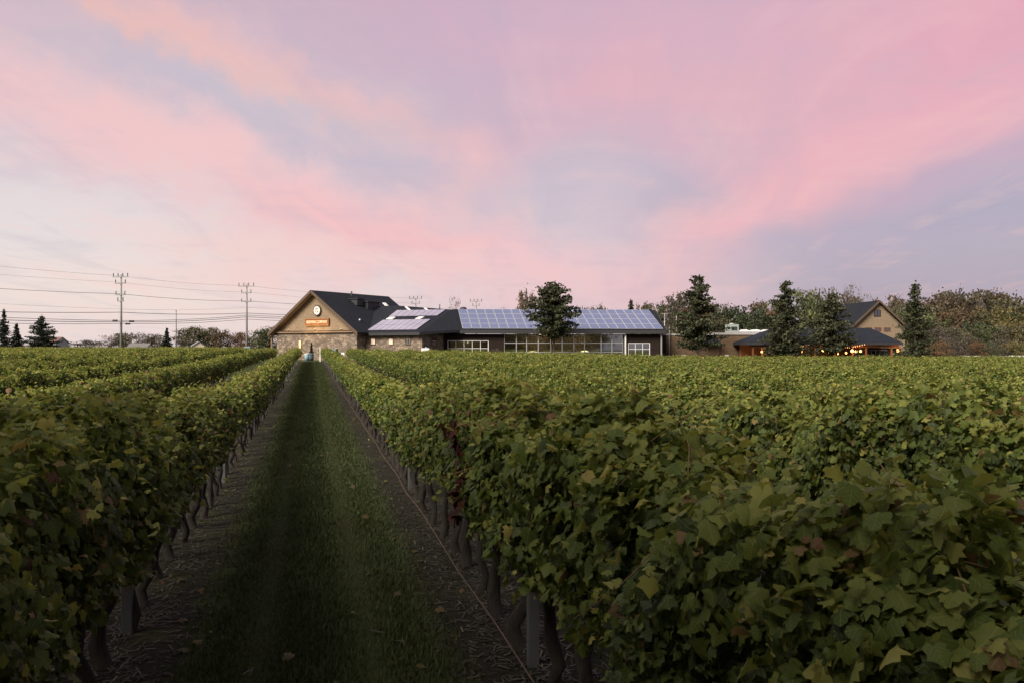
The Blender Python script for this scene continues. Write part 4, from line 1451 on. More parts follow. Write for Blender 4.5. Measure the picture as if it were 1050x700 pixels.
def build_house():
    loc, rz = frame_of(900, 130, -4, -.6)
    root = empty('gabled_house', loc, rz)
    tag(root, 'tan shingled gabled house rising behind the restaurant pavilion', 'building')
    ap, ev, hw, L = 10.1, 5.4, 4.6, 11.5
    k = (ap - ev) / (hw + .6)
    hw0 = hw
    b = MB()
    z = lambda u: ap - .1 - k * abs(u)
    b.prism([(-hw, 0, 0), (hw, 0, 0), (hw, 0, z(hw)), (0, 0, z(0)), (-hw, 0, z(hw))], (0, .3, 0))
    b.prism([(-hw, L - .3, 0), (hw, L - .3, 0), (hw, L - .3, z(hw)), (0, L - .3, z(0)), (-hw, L - .3, z(hw))], (0, .3, 0))
    for s in (-1, 1): b.box((s * (hw - .15), L / 2, z(hw) / 2 - .1), (.3, L - .62, z(hw) - .1))
    b.build('wall', M['shingle_far'], root)
    b = MB()
    for s in (-1, 1): b.prism([(0, -.6, ap), (s * (hw + .6), -.6, ev), (s * (hw + .6), L + .3, ev), (0, L + .3, ap)], (0, 0, .2))
    b.build('roof', M['roof'], root)
    for s in (-1, 1):
        b = MB(); b.prism([(s * .01, -.68, ap - .15), (s * (hw + .66), -.68, ev - .2), (s * (hw + .66), -.68, ev + .22), (s * .01, -.68, ap + .22)], (0, .07, 0)); b.build('rake_board', M['rake'], root)
    pl = ((0, 0, 0), Vector((0, 1, 0)))
    q = on_plane(loc, rz, 899.5, 321.3, *pl)
    window(root, (q.x, -.03, q.z), 1.1, 1.05, M['glass_dark'], M['black'], nx_=2, nz_=1, fr=.1)
    for px in (890.5, 900, 909.5):
        q = on_plane(loc, rz, px, 337.8, *pl)
        window(root, (q.x, -.03, q.z), 1.1, .62, M['glass_dark'], M['wood_dark'], nx_=2, nz_=1, fr=.1)


build_house()


# ------------------------------------------------------------------ trees
def cards(C, size, r, tint, flat=.0):
    """small leaf-clump faces"""
    n = len(C)
    N = r.normal(0, 1, (n, 3)); N[:, 2] += flat
    A = r.normal(0, 1, (n, 3))
    return leaves(C, N, A, size, tint, (LO_V, LO_F), .2, r)


def conifer_parts(seed, H, Wd, z0f=.14, shape='pine', ntr=1, mat=None):
    r = np.random.default_rng(seed)
    b = MB()
    tops = []
    for t_ in range(ntr):
        ang = t_ * 2.2 + .4
        off = .35 if ntr > 1 else 0
        pts = [(off * math.cos(ang) * (.2 + .9 * f) + r.normal(0, .03), off * math.sin(ang) * (.2 + .9 * f) + r.normal(0, .03), H * .96 * f - .1 * (f == 0)) for f in np.linspace(0, 1, 8)]
        b.tube(pts, [(.017 * H * (1 - f) ** .8 + .02) / (ntr ** .4) for f in np.linspace(0, 1, 8)], 8)
        tops.append(pts)
    Cs = []
    nl = 24 if shape != 'spruce' else 30
    for i in range(nl):
        f = i / (nl - 1)
        z = H * (z0f + (1 - z0f) * f)
        if shape == 'pine': prof = (.70 + .30 * math.sin(math.pi * min(1, f * 1.5 + .12))) * (1 - f ** 3.4) + .13
        elif shape == 'round': prof = max(.05, (1 - ((f - .30) / .72) ** 2)) ** .6 if f > .3 else .82 + .18 * f / .3
        elif shape == 'dome': prof = max(.05, 1 - f ** 2.2) ** .8
        else: prof = (1 - f) ** 1.0 + .02
        nb = int(r.integers(4, 8))
        for j in range(nb):
            an = r.random() * 2 * math.pi
            R_ = Wd / 2 * prof * r.uniform(.58, 1.12)
            droop = -.10 if shape != 'spruce' else -.28
            rise = .18 if shape != 'spruce' else .0
            dx, dy = math.cos(an), math.sin(an)
            tr_ = tops[int(r.integers(0, ntr))]
            bz = z + r.normal(0, H / nl * .35)
            tb = tr_[min(7, int(max(0, bz / (H * .96)) * 7))]
            end = (tb[0] + dx * R_, tb[1] + dy * R_, bz + R_ * (rise + droop * r.random()))
            if R_ > .5: b.tube([(tb[0], tb[1], bz - R_ * .08), ((tb[0] + end[0]) / 2, (tb[1] + end[1]) / 2, bz + R_ * rise * .3), end], [.012 * R_ + .012, .010 * R_ + .006, .006], 5, False)
            m_ = max(2, int(R_ / .26))
            for q in range(m_):
                s = (q + .6) / m_
                c = np.array([tb[0] + dx * R_ * s, tb[1] + dy * R_ * s, bz + (end[2] - bz) * s])
                cnt = int(r.integers(6, 12))
                spread = np.array([.26, .26, .13]) * (1.25 - .4 * s) * min(1.0, H / 7) * (1 - .35 * f) * (.75 if shape == 'spruce' else 1)
                Cs.append(c + r.normal(0, 1, (cnt, 3)) * spread)
    tip = r.normal(0, 1, (30, 3)) * np.array([.011, .011, .035]) * H + np.array([tops[0][-1][0], tops[0][-1][1], H * .97])
    Cs.append(tip)
    C = np.concatenate(Cs)
    t = np.clip(r.normal(.45, .22, len(C)) + .12 * np.sin(C[:, 2] * 3) * np.sin(C[:, 0] * 2.6), 0, 1)
    V, L, st, ti = cards(C, r.uniform(.16, .34, len(C)) * min(1.0, H / 6), r, t, .6)
    crown = mesh_np('crown', V, L, st, mat or M['needle'], {'tint': ti})
    me = bpy.data.meshes.new('trunk'); me.from_pydata(b.v, [], b.f); me.materials.append(M['bark'])
    me.polygons.foreach_set('use_smooth', np.array(b.s, bool))
    return me, crown


def put_conifer(name, label, px, ytop, ybase, d, wpx, seed, shape, cat='tree', z0f=.14, ntr=1, mat=None, group=None):
    base = W(px, ybase, d)
    H = (ybase - ytop) / FPX * d
    o = empty(name, base)
    t, c = conifer_parts(seed, H, wpx / FPX * d * 1.2, z0f, shape, ntr, mat)
    link_mesh('trunk', t, o); link_mesh('crown', c, o)
    return tag(o, label, cat, group)


put_conifer('pine_tree', 'broad round-topped pine with forked trunk in front of the solar roof', 567, 293, 375, 92, 47, 11, 'round', z0f=.37, ntr=2)
put_conifer('pine_tree', 'tall loose pine in front of the low brown flat-roofed block', 716, 284.5, 376, 97, 42, 12, 'pine', z0f=.20, ntr=2)
put_conifer('pine_tree', 'dense dark pine at the left part of the restaurant pavilion', 805.5, 291, 376, 96, 38, 13, 'pine', z0f=.14)
put_conifer('pine_tree', 'bushy dome-shaped dark pine beside the pavilion string lights', 853, 303.5, 376, 96, 42, 14, 'dome', z0f=.22)
put_conifer('pine_tree', 'narrow dark pine at the right end of the restaurant pavilion', 938.5, 294, 376, 96, 31, 15, 'pine', z0f=.05)
put_conifer('spruce_tree', 'tall open spruce at the far left horizon', 4, 319, 362, 190, 20.25, 16, 'spruce', mat=M['spruce'], z0f=.1)
put_conifer('spruce_tree', 'small pointed spruce second from the left on the horizon', 17, 333, 361, 190, 17.55, 17, 'spruce', mat=M['spruce'], z0f=.08)
put_conifer('spruce_tree', 'thick broad spruce third from the left on the horizon', 43, 325.5, 361, 185, 27, 18, 'pine', mat=M['spruce'], z0f=.05)
put_conifer('spruce_tree', 'small dark spruce beside the bare pole left of the brown bushes', 171, 337.5, 360, 200, 13, 19, 'spruce', mat=M['spruce'], z0f=.05)
put_conifer('pine_tree', 'small distant pine tip above the right end of the solar roof', 647, 310, 362, 165, 13, 20, 'dome', z0f=.1)


def broadleaf_parts(seed, H, Wd, bare=0.0, z0f=.18):
    """broad crown: forked trunk with limbs, leaf clumps at the limb ends"""
    r = np.random.default_rng(seed)
    b = MB()
    th = H * (z0f + .12)
    b.tube([(0, 0, -.2), (.05, .02, th * .5), (0, 0, th)], [.028 * H, .022 * H, .018 * H], 7)
    Cs, Ts = [], []
    nl = 11
    for i in range(nl):
        an = i * 2.4 + r.random()
        f = (i + .5) / nl
        zt = H * (z0f + .10 + (.84 - z0f) * f)
        R_ = Wd / 2 * (.92 * math.sqrt(max(.04, 1 - (1.75 * f - .75) ** 2)) + .06) * r.uniform(.72, 1.0)
        e = np.array([math.cos(an) * R_ * .72, math.sin(an) * R_ * .72, zt])
        b.tube([(0, 0, th * .9), (e[0] * .45, e[1] * .45, th + (zt - th) * .55), tuple(e)], [.012 * H, .008 * H, .003 * H], 5, False)
        for j in range(9):
            w_ = r.normal(0, 1, 3) * np.array([.20 * Wd, .20 * Wd, .09 * H])
            c = e + w_
            c[2] = min(max(c[2], H * z0f), H * .97)
            b.tube([tuple(e * .9 + np.array([0, 0, -.03 * H])), tuple(c)], [.003 * H, .0012 * H], 3, False)
            if bare:
                for q in range(7):
                    g = c + r.normal(0, 1, 3) * np.array([.06 * Wd, .06 * Wd, .06 * H]) + np.array([0, 0, .03 * H])
                    b.tube([tuple(c), tuple(g)], [.0016 * H, .0006 * H], 3, False)
            cnt = int(26 * (1 - bare))
            if cnt:
                Cs.append(c + r.normal(0, 1, (cnt, 3)) * np.array([.065 * Wd, .065 * Wd, .045 * H]))
                Ts.append(np.clip(r.normal(.5 + .18 * r.normal(), .16, cnt), 0, 1))
    me = bpy.data.meshes.new('trunk'); me.from_pydata(b.v, [], b.f); me.materials.append(M['bark'])
    crown = None
    if Cs:
        C = np.concatenate(Cs)
        V, L, st, ti = cards(C, r.uniform(.030, .062, len(C)) * H, r, np.concatenate(Ts), .3)
        crown = mesh_np('crown', V, L, st, M['crown'], {'tint': ti})
    return me, crown


TINT = {'russet brown': (.165, .122, .080, 1), 'dull brown': (.150, .148, .095, 1), 'olive green': (.130, .158, .080, 1), 'yellow green': (.19, .175, .075, 1),
        'dark green': (.070, .098, .055, 1), 'grey brown': (.145, .135, .115, 1), 'orange brown': (.185, .115, .065, 1)}  # crown colours, lightened and greyed in place of distance haze
BL = [broadleaf_parts(500 + i, 10.0, 9.0, 0.0, (.18, .1, .14, .06, .2)[i]) for i in range(5)]
BL_BARE = [broadleaf_parts(530 + i, 10.0, 8.5, .78, .2) for i in range(2)]
BL_BARE.append(broadleaf_parts(533, 10.0, 9.0, .9, .2))
SH = [broadleaf_parts(560 + i, 10.0, 16.0, .25 * i, .0) for i in range(3)]


def put_broad(parts, px, ytop, d, wpx, colr, name='broadleaf_tree', ybase=None, seed=0, nat_w=9.0):
    rr = random.Random(seed * 7 + int(px * 10))
    base = W(px, 356, d); base.z = float(gh(base.x, base.y)) - .1
    H = CAMH + (HOR - ytop) / FPX * d - base.z
    o = empty(name, base, rr.uniform(0, 6.28))
    sx = wpx / FPX * d / nat_w
    o.scale = (sx, sx, H / 10.0)
    link_mesh('trunk', parts[0], o)
    if parts[1]:
        c = link_mesh('crown', parts[1], o); v = TINT[colr]; j = rr.uniform(.85, 1.15); c.color = (v[0] * j, v[1] * j, v[2] * j, 1)
    return o


def build_woods():
    rr = random.Random(77)
    wood = []
    # the wood on the right: (column, top, distance, width, colour)
    back = [(944, 313, 185, 40, 'dull brown'), (957, 309, 190, 38, 'russet brown'), (968, 306.5, 185, 36, 'russet brown'), (979, 301, 190, 36, 'dull brown'), (991, 300, 185, 38, 'grey brown'),
            (1004, 301.5, 190, 38, 'russet brown'), (1016, 303, 185, 38, 'dull brown'), (1027, 303.5, 190, 34, 'russet brown'), (1036, 309, 185, 34, 'dull brown'),
            (1048, 313, 190, 36, 'olive green'), (1062, 312, 190, 38, 'dull brown'), (1080, 308, 190, 40, 'russet brown')]
    midr = [(950, 324, 165, 32, 'olive green'), (964, 319, 168, 30, 'dull brown'), (977, 318, 165, 30, 'russet brown'), (991, 317, 168, 34, 'russet brown'), (1006, 320, 165, 30, 'dull brown'),
            (1018, 317, 165, 32, 'yellow green'), (1031, 321, 168, 28, 'olive green'), (1044, 322, 165, 30, 'yellow green'), (1060, 320, 165, 34, 'olive green')]
    frnt = [(955, 338, 148, 26, 'grey brown'), (969, 334, 146, 24, 'grey brown'), (983, 337, 148, 28, 'dull brown'), (998, 331, 150, 24, 'dark green'), (1010, 335, 148, 24, 'olive green'),
            (1024, 334, 148, 26, 'grey brown'), (1037, 331, 150, 26, 'yellow green'), (1050, 336, 148, 28, 'dull brown'), (1066, 334, 148, 30, 'olive green')]
    for lst in (back, midr, frnt):
        for t in lst: wood.append(t + ('right',))
    # behind the pavilion and the flat roofed block
    for t in ((826, 300.5, 185, 34, 'olive green'), (843, 299.5, 190, 36, 'dull brown'), (861, 305, 185, 30, 'dull brown'), (785, 312, 180, 30, 'russet brown'), (797, 309, 185, 26, 'olive green'),
              (873, 311, 190, 30, 'russet brown'), (912, 306.5, 190, 24, 'russet brown'), (924, 310, 185, 26, 'dull brown'), (933, 318, 175, 26, 'olive green'), (890, 313, 195, 26, 'russet brown'),
              (762, 316, 175, 32, 'dark green'), (745, 317, 180, 28, 'dark green'), (775, 319, 170, 26, 'dark green'), (730, 312, 185, 26, 'dull brown'), (717, 309, 190, 26, 'russet brown'),
              (697, 303, 175, 28, 'grey brown'), (683, 312, 180, 24, 'olive green'), (706, 316, 165, 26, 'russet brown'), (670, 314, 185, 22, 'grey brown'), (737, 326, 160, 22, 'dull brown')):
        wood.append(t + ('mid',))
    # left horizon
    for t in ((113, 344, 230, 16, 'grey brown'), (126, 342, 235, 18, 'dull brown'), (141, 341.5, 230, 20, 'grey brown'), (155, 343.5, 235, 18, 'dull brown'), (166, 345, 230, 14, 'grey brown'),
              (188, 339, 215, 18, 'grey brown'), (200, 335.5, 212, 22, 'dull brown'), (213, 337, 215, 18, 'olive green'), (225, 338.5, 212, 18, 'russet brown'), (236, 342, 215, 16, 'grey brown'),
              (247, 341.5, 212, 18, 'orange brown'), (259, 344, 215, 16, 'grey brown'), (268, 339, 160, 18, 'olive green'), (277, 336, 160, 20, 'olive green'), (90, 349, 240, 22, 'grey brown'), (70, 350, 240, 14, 'grey brown')):
        wood.append(t + ('left',))
    wood.append((538, 300, 135, 17, 'russet brown', 'roof'))
    wood.append((612, 315.5, 170, 24, 'dull brown', 'roof'))
    wood.append((660, 313.5, 175, 18, 'dull brown', 'roof'))
    where = {'right': 'in the wood behind the parked cars', 'mid': 'behind the flat roofs and the pavilion', 'left': 'on the left horizon behind the vines', 'roof': 'rising behind the long solar roof'}
    cnt = {}
    for t in sorted(wood, key=lambda q: q[0]):
        px, yt, d, w_, c, wh = t
        cnt.setdefault((c, wh), []).append(t)
    for (c, wh), lst in cnt.items():
        for i, (px, yt, d, w_, _, _) in enumerate(lst):
            parts = BL[rr.randrange(5)]
            if c == 'grey brown' and rr.random() < .6: parts = BL_BARE[rr.randrange(2)]
            o = put_broad(parts, px, yt, d, w_ * 1.15, c, seed=i)
            lab = f'{c} autumn tree {where[wh]}' if len(lst) == 1 else f'{ORD[i]} {c} autumn tree from the left {where[wh]}'
            if c == 'dark green': lab = lab.replace('autumn', 'evergreen')
            tag(o, lab, 'tree', f'trees {where[wh]}')
    # bare trees
    for (px, yt, d, w_, lab, k_) in ((465, 306, 150, 13, 'bare twiggy tree behind the dark hip between the two roofs', 2), (873, 293.5, 175, 22, 'bare round-headed tree standing above the pavilion pines', 2),
                                 (888, 303, 180, 16, 'small bare tree just left of the gabled house peak', 2), (516, 316, 165, 9, 'faint bare tree behind the left part of the solar roof', 2)):
        o = put_broad(BL_BARE[k_], px, yt, d, w_, 'grey brown'); tag(o, lab, 'tree', 'bare trees')
    # shrubs along the foot of the wood
    sh = [(948, 350, 135, 22, 'olive green'), (962, 347, 132, 22, 'orange brown'), (977, 345, 134, 26, 'grey brown'), (992, 346, 132, 24, 'grey brown'), (1003, 349, 130, 18, 'orange brown'),
          (1014, 351, 132, 20, 'dark green'), (1028, 348, 134, 22, 'grey brown'), (1043, 349, 132, 24, 'yellow green'), (1058, 350, 132, 26, 'olive green')]
    seen = {}
    for (px, yt, d, w_, c) in sh:
        i = seen.get(c, 0); seen[c] = i + 1
        tot = sum(1 for q in sh if q[4] == c)
        o = put_broad(SH[rr.randrange(3)], px, yt, d, w_ * 1.1, c, 'shrub', nat_w=16.0)
        tag(o, f'{c} shrub at the foot of the wood' if tot == 1 else f'{ORD[i]} {c} shrub from the left at the foot of the wood', 'shrub', 'shrubs at the foot of the wood')


build_woods()


def build_shade_trees():
    # unseen trees added behind the viewpoint to shade the nearest vines
    sx = Vector((sdir.x, sdir.y, 0)).normalized()
    px_ = Vector((-sx.y, sx.x, 0))
    rr = random.Random(8)
    i = 0
    for row in range(2):
        for t in range(-7, 15):
            q = sx * (SHADE_D + 4.0 * row) + px_ * (t * 4.6 + 2.3 * row)
            fwd = q.x * Fv.x + q.y * Fv.y
            if fwd > -3.0: continue
            o = empty('added_shade_tree', (q.x, q.y, -.1), rr.uniform(0, 6.28))
            k_ = rr.uniform(.9, 1.1)
            o.scale = (.95 * k_, .95 * k_, SHADE_H / 10 * k_)
            p_ = BL[i % 5]
            link_mesh('trunk', p_[0], o); c = link_mesh('crown', p_[1], o); c.color = TINT['dark green']
            tag(o, 'added unseen tree behind the viewpoint that shades the nearest vines', 'tree', 'added shade trees behind the viewpoint')
            i += 1


SHADE_D, SHADE_H = 7.5, 9.0
build_shade_trees()


# ------------------------------------------------------------------ utility poles and lines
def util_pole(px, ytop, ybase, d, arms, label, rz, group='utility poles'):
    base = W(px, ybase, d)
    H = (ybase - ytop) / FPX * d
    o = empty('utility_pole', base, rz)
    b = MB(); b.tube([(0, 0, -1), (0, 0, H * .5), (0, 0, H)], [.26, .22, .16], 10); b.build('shaft', M['pole'], o)
    pts = []
    for (y_, wpx, ins) in arms:
        z_ = (ybase - y_) / FPX * d
        w_ = wpx / FPX * d
        b = MB(); b.box((0, -.22, z_), (w_, .16, .18)); a = b.build('crossarm', M['pole'], o)
        for i in range(ins):
            u = -w_ / 2 + .12 + (w_ - .24) * i / (ins - 1)
            b = MB(); b.lathe((u, -.22, z_ + .09), [(.06, 0), (.10, .18), (.06, .3), (.11, .5), (.05, .72)], 8); b.build('insulator', M['black'], a)
    tag(o, label, 'utility pole', group)
    return o


RZP = -YAW - math.radians(8)
util_pole(124.2, 281.5, 362, 165, ((284.2, 17, 4), (290.8, 12, 2), (302.5, 11, 2), (309, 7, 2)), 'tall grey utility pole with four crossarms on the left horizon', RZP)
util_pole(253, 291, 362, 186, ((293.8, 17, 4), (300.6, 11, 2), (309.6, 11, 2)), 'grey utility pole with three crossarms left of the stone gable', RZP)
util_pole(426.3, 305.5, 362, 230, ((306.6, 13.5, 4), (311.7, 8.5, 2)), 'distant utility pole rising behind the stone hall wing', RZP)
util_pole(488.2, 307.8, 362, 245, ((309.3, 12.5, 4), (313.8, 7.5, 2)), 'distant utility pole rising behind the solar roof', RZP)
o = empty('bare_pole', W(180.6, 362, 178), 0)
b = MB(); b.tube([(0, 0, -.5), (0, 0, 9.4)], [.16, .11], 8); b.build('shaft', M['pole'], o)
b = MB(); b.lathe((0, 0, 9.38), [(.13, 0), (.13, .08), (.04, .16)], 8); b.build('cap', M['black'], o)
tag(o, 'plain thin pole without crossarms between the two big utility poles', 'pole')
for px, lab in ((681.5, 'pale thin pole with short arm behind the right end of the solar roof'), (693.6, 'pale thin pole with short arm left of the tall loose pine')):
    o = empty('light_pole', W(px, 362, 140), -YAW)
    b = MB(); b.tube([(0, 0, 0), (0, 0, 7.0)], [.07, .05], 8); b.build('shaft', M['grey_metal'], o)
    b = MB(); b.box((0, 0, 6.9), (1.2, .06, .07)); b.build('arm', M['grey_metal'], o)
    tag(o, lab, 'pole', 'pale poles behind the solar roof')


def build_wires():
    # each line: heights (photo rows) at left of frame, first pole, second pole, then on toward the distant poles
    lines = [('topmost thin wire of the upper crossarms', -40, 269, 283.0, 293.0, 305.8, .026, M['wire_thin'], 4),
             ('second thin wire of the upper crossarms', -40, 278, 289.5, 299.5, 311, .022, M['wire_thin'], 4),
             ('middle wire of the third crossarms', -40, 293.5, 301.5, 308.8, 315, .038, M['wire'], 3.5),
             ('thin sagging wire under the third crossarms', -40, 309, 317, 315.5, 319, .022, M['wire_thin'], 3),
             ('thick cable above the lower cable bundle', -40, 319, 320.3, 321.2, 324, .055, M['wire'], 3.2),
             ('upper cable of the low cable bundle', -40, 323.5, 328.8, 323.2, 326, .050, M['wire'], 3.6),
             ('middle cable of the low cable bundle', -40, 326.5, 330.2, 325.0, 327.5, .060, M['wire'], 3.6),
             ('lowest cable of the low cable bundle', -40, 330.5, 331.8, 327.4, 330, .045, M['wire'], 3.6)]
    for (lab, x0, ya, y1, y2, y3, rad, mt, sag) in lines:
        b = MB()
        knots = [(x0, ya, 146), (124.2, y1, 165), (253, y2, 186), (426.3, y3, 230)]
        pts = []
        for (a, c) in zip(knots[:-1], knots[1:]):
            A, C = W(*a), W(*c)
            n = 14
            sg = sag / FPX * (a[2] + c[2]) / 2
            if a[0] < 0: sg *= .5
            for i in range(n if c is not knots[-1] else n + 1):
                t = i / n
                q = A.lerp(C, t); q.z -= sg * 4 * t * (1 - t) * .5; pts.append(q)
        o0 = pts[0].copy()
        b.tube(pts, rad, 5)
        o = b.build('power_line', mt)
        tag(o, lab + ' on the left poles', 'power line', 'overhead lines on the utility poles')
    for (px, py, d, lab) in ((118, 328.8, 164, 'black splice case hanging on cable left of the tall pole'), (135, 329.6, 166.5, 'small black splice case on cable just right of the tall pole'),
                             (131.2, 332.2, 166, 'lowest black splice case on cable right of the tall pole')):
        o = empty('splice_case', W(px, py, d), -YAW)
        b = MB(); b.lathe((-.55, 0, 0), [(.05, 0), (.17, .08), (.17, 1.0), (.05, 1.1)], 10, 'x'); b.build('case', M['black'], o)
        b = MB(); b.box((-.3, 0, .17), (.05, .05, .14)); b.box((.3, 0, .17), (.05, .05, .14)); b.build('hanger', M['black'], o)
        tag(o, lab, 'splice case', 'splice cases on the cables')


build_wires()


# ------------------------------------------------------------------ small things round the hall, sheds, cars
def ground_at(px, d, dz=0.0):
    q = W(px, 356, d); q.z = float(gh(q.x, q.y)) + dz
    return q


def small_things():
    # barrel with a clipped conifer in it, at the end of the alley
    o = empty('planter_barrel', ground_at(318.2, 95.5), -YAW)
    b = MB(); b.lathe((0, 0, 0), [(.34, 0), (.42, .35), (.42, .6), (.36, .92)], 18); b.build('staves', M['teal'], o)
    b = MB(); b.lathe((0, 0, .2), [(.405, 0), (.405, .06)], 18); b.lathe((0, 0, .72), [(.415, 0), (.41, .06)], 18); b.build('hoop', M['black'], o)
    tag(o, 'blue-grey planter barrel at the far end of the grass alley', 'planter')
    t, c = conifer_parts(71, 1.25, .62, .05, 'spruce', 1, M['spruce'])
    o2 = empty('dwarf_conifer', ground_at(319.3, 95.5, .88))
    link_mesh('trunk', t, o2); link_mesh('crown', c, o2)
    tag(o2, 'dark cone-shaped dwarf conifer growing in the planter barrel', 'shrub')
    o = empty('white_tub', ground_at(314.6, 95.2), -YAW)
    b = MB(); b.lathe((0, 0, 0), [(.24, 0), (.30, .8)], 14); b.build('tub_body', M['blue'], o)
    b = MB(); b.lathe((0, 0, .8), [(.32, 0), (.32, .06), (.1, .1)], 14); b.build('lid', M['plastic_white'], o)
    tag(o, 'pale blue tub with white lid left of the planter barrel', 'tub')
    o = empty('white_post', ground_at(328.3, 92.5), -YAW)
    b = MB(); b.box((0, 0, .75), (.12, .12, 1.5)); b.build('shaft', M['plastic_white'], o, bevel=.01)
    b = MB(); b.prism([(-.08, -.08, 1.502), (.08, -.08, 1.502), (.08, .08, 1.502), (-.08, .08, 1.502)], (0, 0, .05)); b.build('cap', M['plastic_white'], o)
    tag(o, 'white square post at the right end of the grass alley', 'post')
    # utility cabinet and sandwich board to the right
    o = empty('utility_cabinet', ground_at(341, 95.6), -YAW - .3)
    b = MB(); b.box((0, 0, .78), (1.25, .6, 1.35)); b.build('casing', M['teal'], o, bevel=.02)
    b = MB(); b.box((-.3, -.315, .78), (.52, .03, 1.15)); b.box((.3, -.315, .78), (.52, .03, 1.15)); b.build('door', M['blue'], o)
    b = MB(); b.box((0, 0, .05), (1.35, .7, .1)); b.build('plinth', M['concrete'], o)
    tag(o, 'blue-grey two-door cabinet standing against the stone wall', 'cabinet')
    o = empty('sandwich_board', ground_at(350.5, 91.5), -YAW + .15)
    for s in (-1, 1):
        b = MB(); b.prism([(-.36, s * .30, 0), (.36, s * .30, 0), (.28, s * .04, 1.05), (-.28, s * .04, 1.05)], (0, -s * .03, 0)); b.build('panel', M['plastic_white'], o)
    b = MB(); b.prism([(-.20, -.262, .22), (.20, -.262, .22), (.17, -.10, .84), (-.17, -.10, .84)], (0, -.012, 0)); b.build('poster', M['blue'], o)
    tag(o, 'white folding sandwich board with a pale blue panel beside the vines', 'sign')
    # white tank by the wing
    o = empty('water_tank', ground_at(436.5, 90.5, .95), -YAW)
    b = MB(); b.box((0, 0, .38), (.92, .8, .72)); b.build('tank_body', M['plastic_white'], o, bevel=.06)
    b = MB(); b.lathe((.05, 0, .74), [(.14, 0), (.14, .1), (.1, .14)], 12); b.build('cap', M['blue'], o)
    b = MB()
    for sx in (-.4, .4):
        for sy in (-.34, .34): b.box((sx, sy, -.47), (.07, .07, .98))
    b.build('stand', M['grey_metal'], o)
    tag(o, 'white plastic tank on a stand in front of the stone wing', 'tank')
    # shrub left of the alley end
    o = put_broad(SH[0], 293, 362.0, 96, 17, 'grey brown', 'shrub', nat_w=16.0); tag(o, 'low grey-green shrub at the foot of the stone gable wall', 'shrub')
    o = put_broad(SH[1], 508, 357.6, 94, 11, 'dull brown', 'shrub', nat_w=16.0); tag(o, 'tan shrub between the overhead door and the glass front', 'shrub')
    # blue transformer at the foot of the second pole
    o = empty('transformer_cabinet', ground_at(253.5, 150), -YAW)
    b = MB(); b.box((0, 0, .9), (1.2, .8, 1.8)); b.build('casing', M['blue'], o, bevel=.03)
    b = MB(); b.box((0, -.415, .95), (.9, .03, 1.3)); b.build('door', M['teal'], o)
    tag(o, 'pale blue cabinet at the foot of the second utility pole', 'cabinet')

    # sheds and house roofs on the left horizon
    def shed(px, d, w_, l_, h, wall, roof, label, rz, name='shed'):
        o = empty(name, ground_at(px, d, -.1), rz)
        b = MB(); b.box((0, 0, h / 2), (w_, l_, h))
        for s in (-1, 1): b.prism([(-w_ / 2 + .001, s * (l_ / 2 - .1), h), (w_ / 2 - .001, s * (l_ / 2 - .1), h), (0, s * (l_ / 2 - .1), h + w_ * .38)], (0, s * .08, 0))
        b.build('wall', wall, o)
        b = MB()
        for s in (-1, 1): b.prism([(0, -l_ / 2 - .2, h + w_ * .38), (s * (w_ / 2 + .25), -l_ / 2 - .2, h - .1), (s * (w_ / 2 + .25), l_ / 2 + .2, h - .1), (0, l_ / 2 + .2, h + w_ * .38)], (0, 0, .12))
        b.build('roof', roof, o)
        b = MB(); b.box((0, -l_ / 2 - .02, h * .45), (w_ * .3, .05, h * .8)); b.build('door', M['grey_metal'], o)
        tag(o, label, 'shed' if name == 'shed' else 'house', None)
    shed(203, 170, 2.3, 2.8, 2.0, plain('cream_boards', (.62, .58, .46), .7), M['grey_metal'], 'small cream gabled shed among the brown bushes', -YAW + .45)
    shed(144, 215, 4.4, 6, 1.0, M['plastic_white'], M['house_roof'], 'low white-walled house with grey roof right of the tall pole', -YAW + 1.35, 'house')
    shed(57.5, 230, 4.2, 5, 3.0, M['grey_metal'], plain('red_roof', (.14, .085, .075), .7), 'tiny far house with reddish roof right of the broad spruce', -YAW + 1.2, 'house')

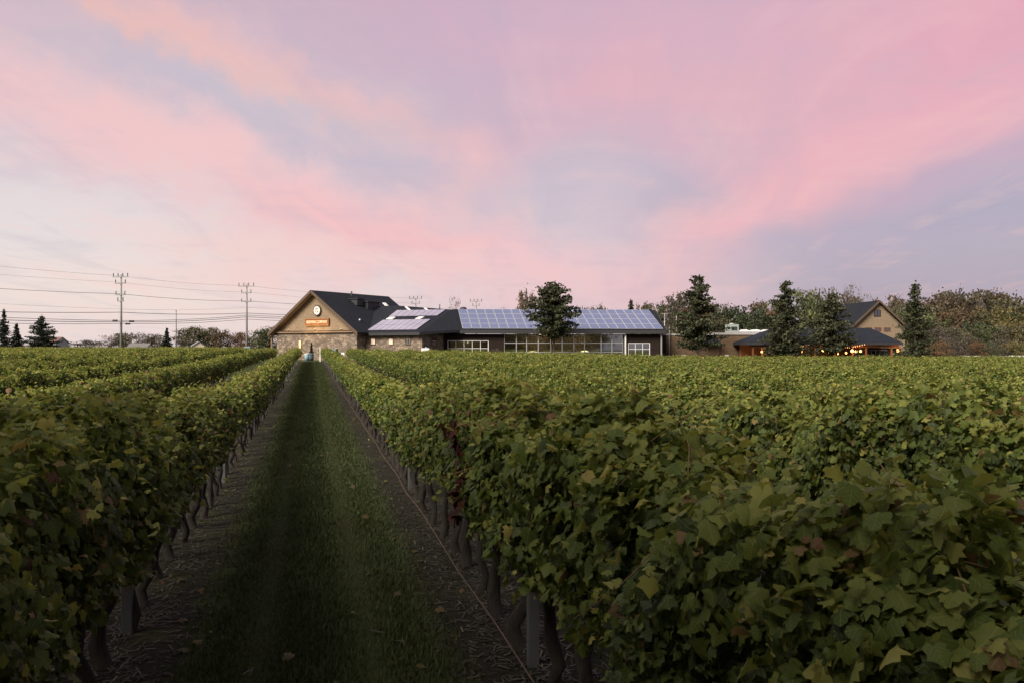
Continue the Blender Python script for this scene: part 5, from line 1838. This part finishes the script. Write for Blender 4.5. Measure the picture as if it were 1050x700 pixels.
    # cars
    def car(px, d, paint, label, rz, kind='car'):
        o = empty('parked_car' if kind == 'car' else 'box_trailer', ground_at(px, d), rz)
        if kind == 'car':
            b = MB()
            prof = [(-2.15, .42), (-2.2, .72), (-1.95, .86), (-1.55, .94), (1.05, .92), (2.05, .78), (2.2, .55), (2.12, .32), (-2.0, .30)]
            b.prism([(x_, -.86, z_) for x_, z_ in prof], (0, 1.72, 0)); b.build('body', paint, o, bevel=.07)
            b = MB()
            b.prism([(-1.75, -.70, .93), (1.05, -.70, .93), (.35, -.62, 1.36), (-1.2, -.62, 1.36)], (0, 1.40, 0)); b.build('window', M['car_glass'], o, bevel=.03)
            b = MB(); b.prism([(-1.30, -.64, 1.365), (.40, -.64, 1.365), (.20, -.60, 1.45), (-1.05, -.60, 1.45)], (0, 1.28, 0)); b.build('roof', paint, o, bevel=.03)
            for sx in (-1.35, 1.35):
                for sy in (-.80, .80):
                    b = MB(); b.lathe((sx, sy - .1, .32), [(.28, 0), (.33, .03), (.33, .17), (.28, .2)], 18, 'y'); w_ = b.build('wheel', M['tyre'], o)
                    b = MB(); b.lathe((sx, sy + (.105 if sy > 0 else -.115), .32), [(.2, 0), (.18, .01)], 14, 'y'); b.build('rim', M['grey_metal'], w_)
            for sy in (-.6, .6):
                b = MB(); b.box((2.12, sy, .64), (.12, .34, .12)); b.build('headlight', M['plastic_white'], o)
        else:
            b = MB(); b.box((0, 0, .98), (5.2, 2.1, 1.06)); b.build('box', paint, o, bevel=.04)
            b = MB(); b.box((3.0, 0, .45), (1.4, .2, .12)); b.box((0, 0, .42), (5.0, 1.8, .08)); b.build('chassis', M['black'], o)
            for sx in (-.5, .4):
                for sy in (-1.0, 1.0):
                    b = MB(); b.lathe((sx, sy - .1, .34), [(.28, 0), (.34, .03), (.34, .17), (.28, .2)], 18, 'y'); b.build('wheel', M['tyre'], o)
        tag(o, label, 'car' if kind == 'car' else 'trailer', 'vehicles parked beyond the vines' if kind == 'car' else None)
    car(992, 104, M['car_white'], 'white parked car leftmost beyond the right end of the vines', -YAW + math.pi)
    car(1025, 104, M['car_silver'], 'silver parked car between the white car and the white trailer', -YAW + math.pi)
    car(1008, 109, M['car_dark'], 'dark parked car half hidden between the white and silver cars', -YAW + math.pi)
    car(1060, 103, M['plastic_white'], 'white box trailer at the right edge beyond the vines', -YAW, 'trailer')
    # kerb-side gravel apron
    b = MB()
    pts = [W(px, 356, d) for px, d in ((960, 99), (1075, 97), (1095, 116), (955, 114))]
    b.prism([Vector((q.x, q.y, float(gh(q.x, q.y)) + .004)) for q in pts], (0, 0, .02))
    o = b.build('parking_lot', plain('gravel', (.16, .15, .14), .95, 0, .3, 20)); tag(o, 'grey gravel parking lot beyond the vines', 'parking lot', kind='structure')


small_things()
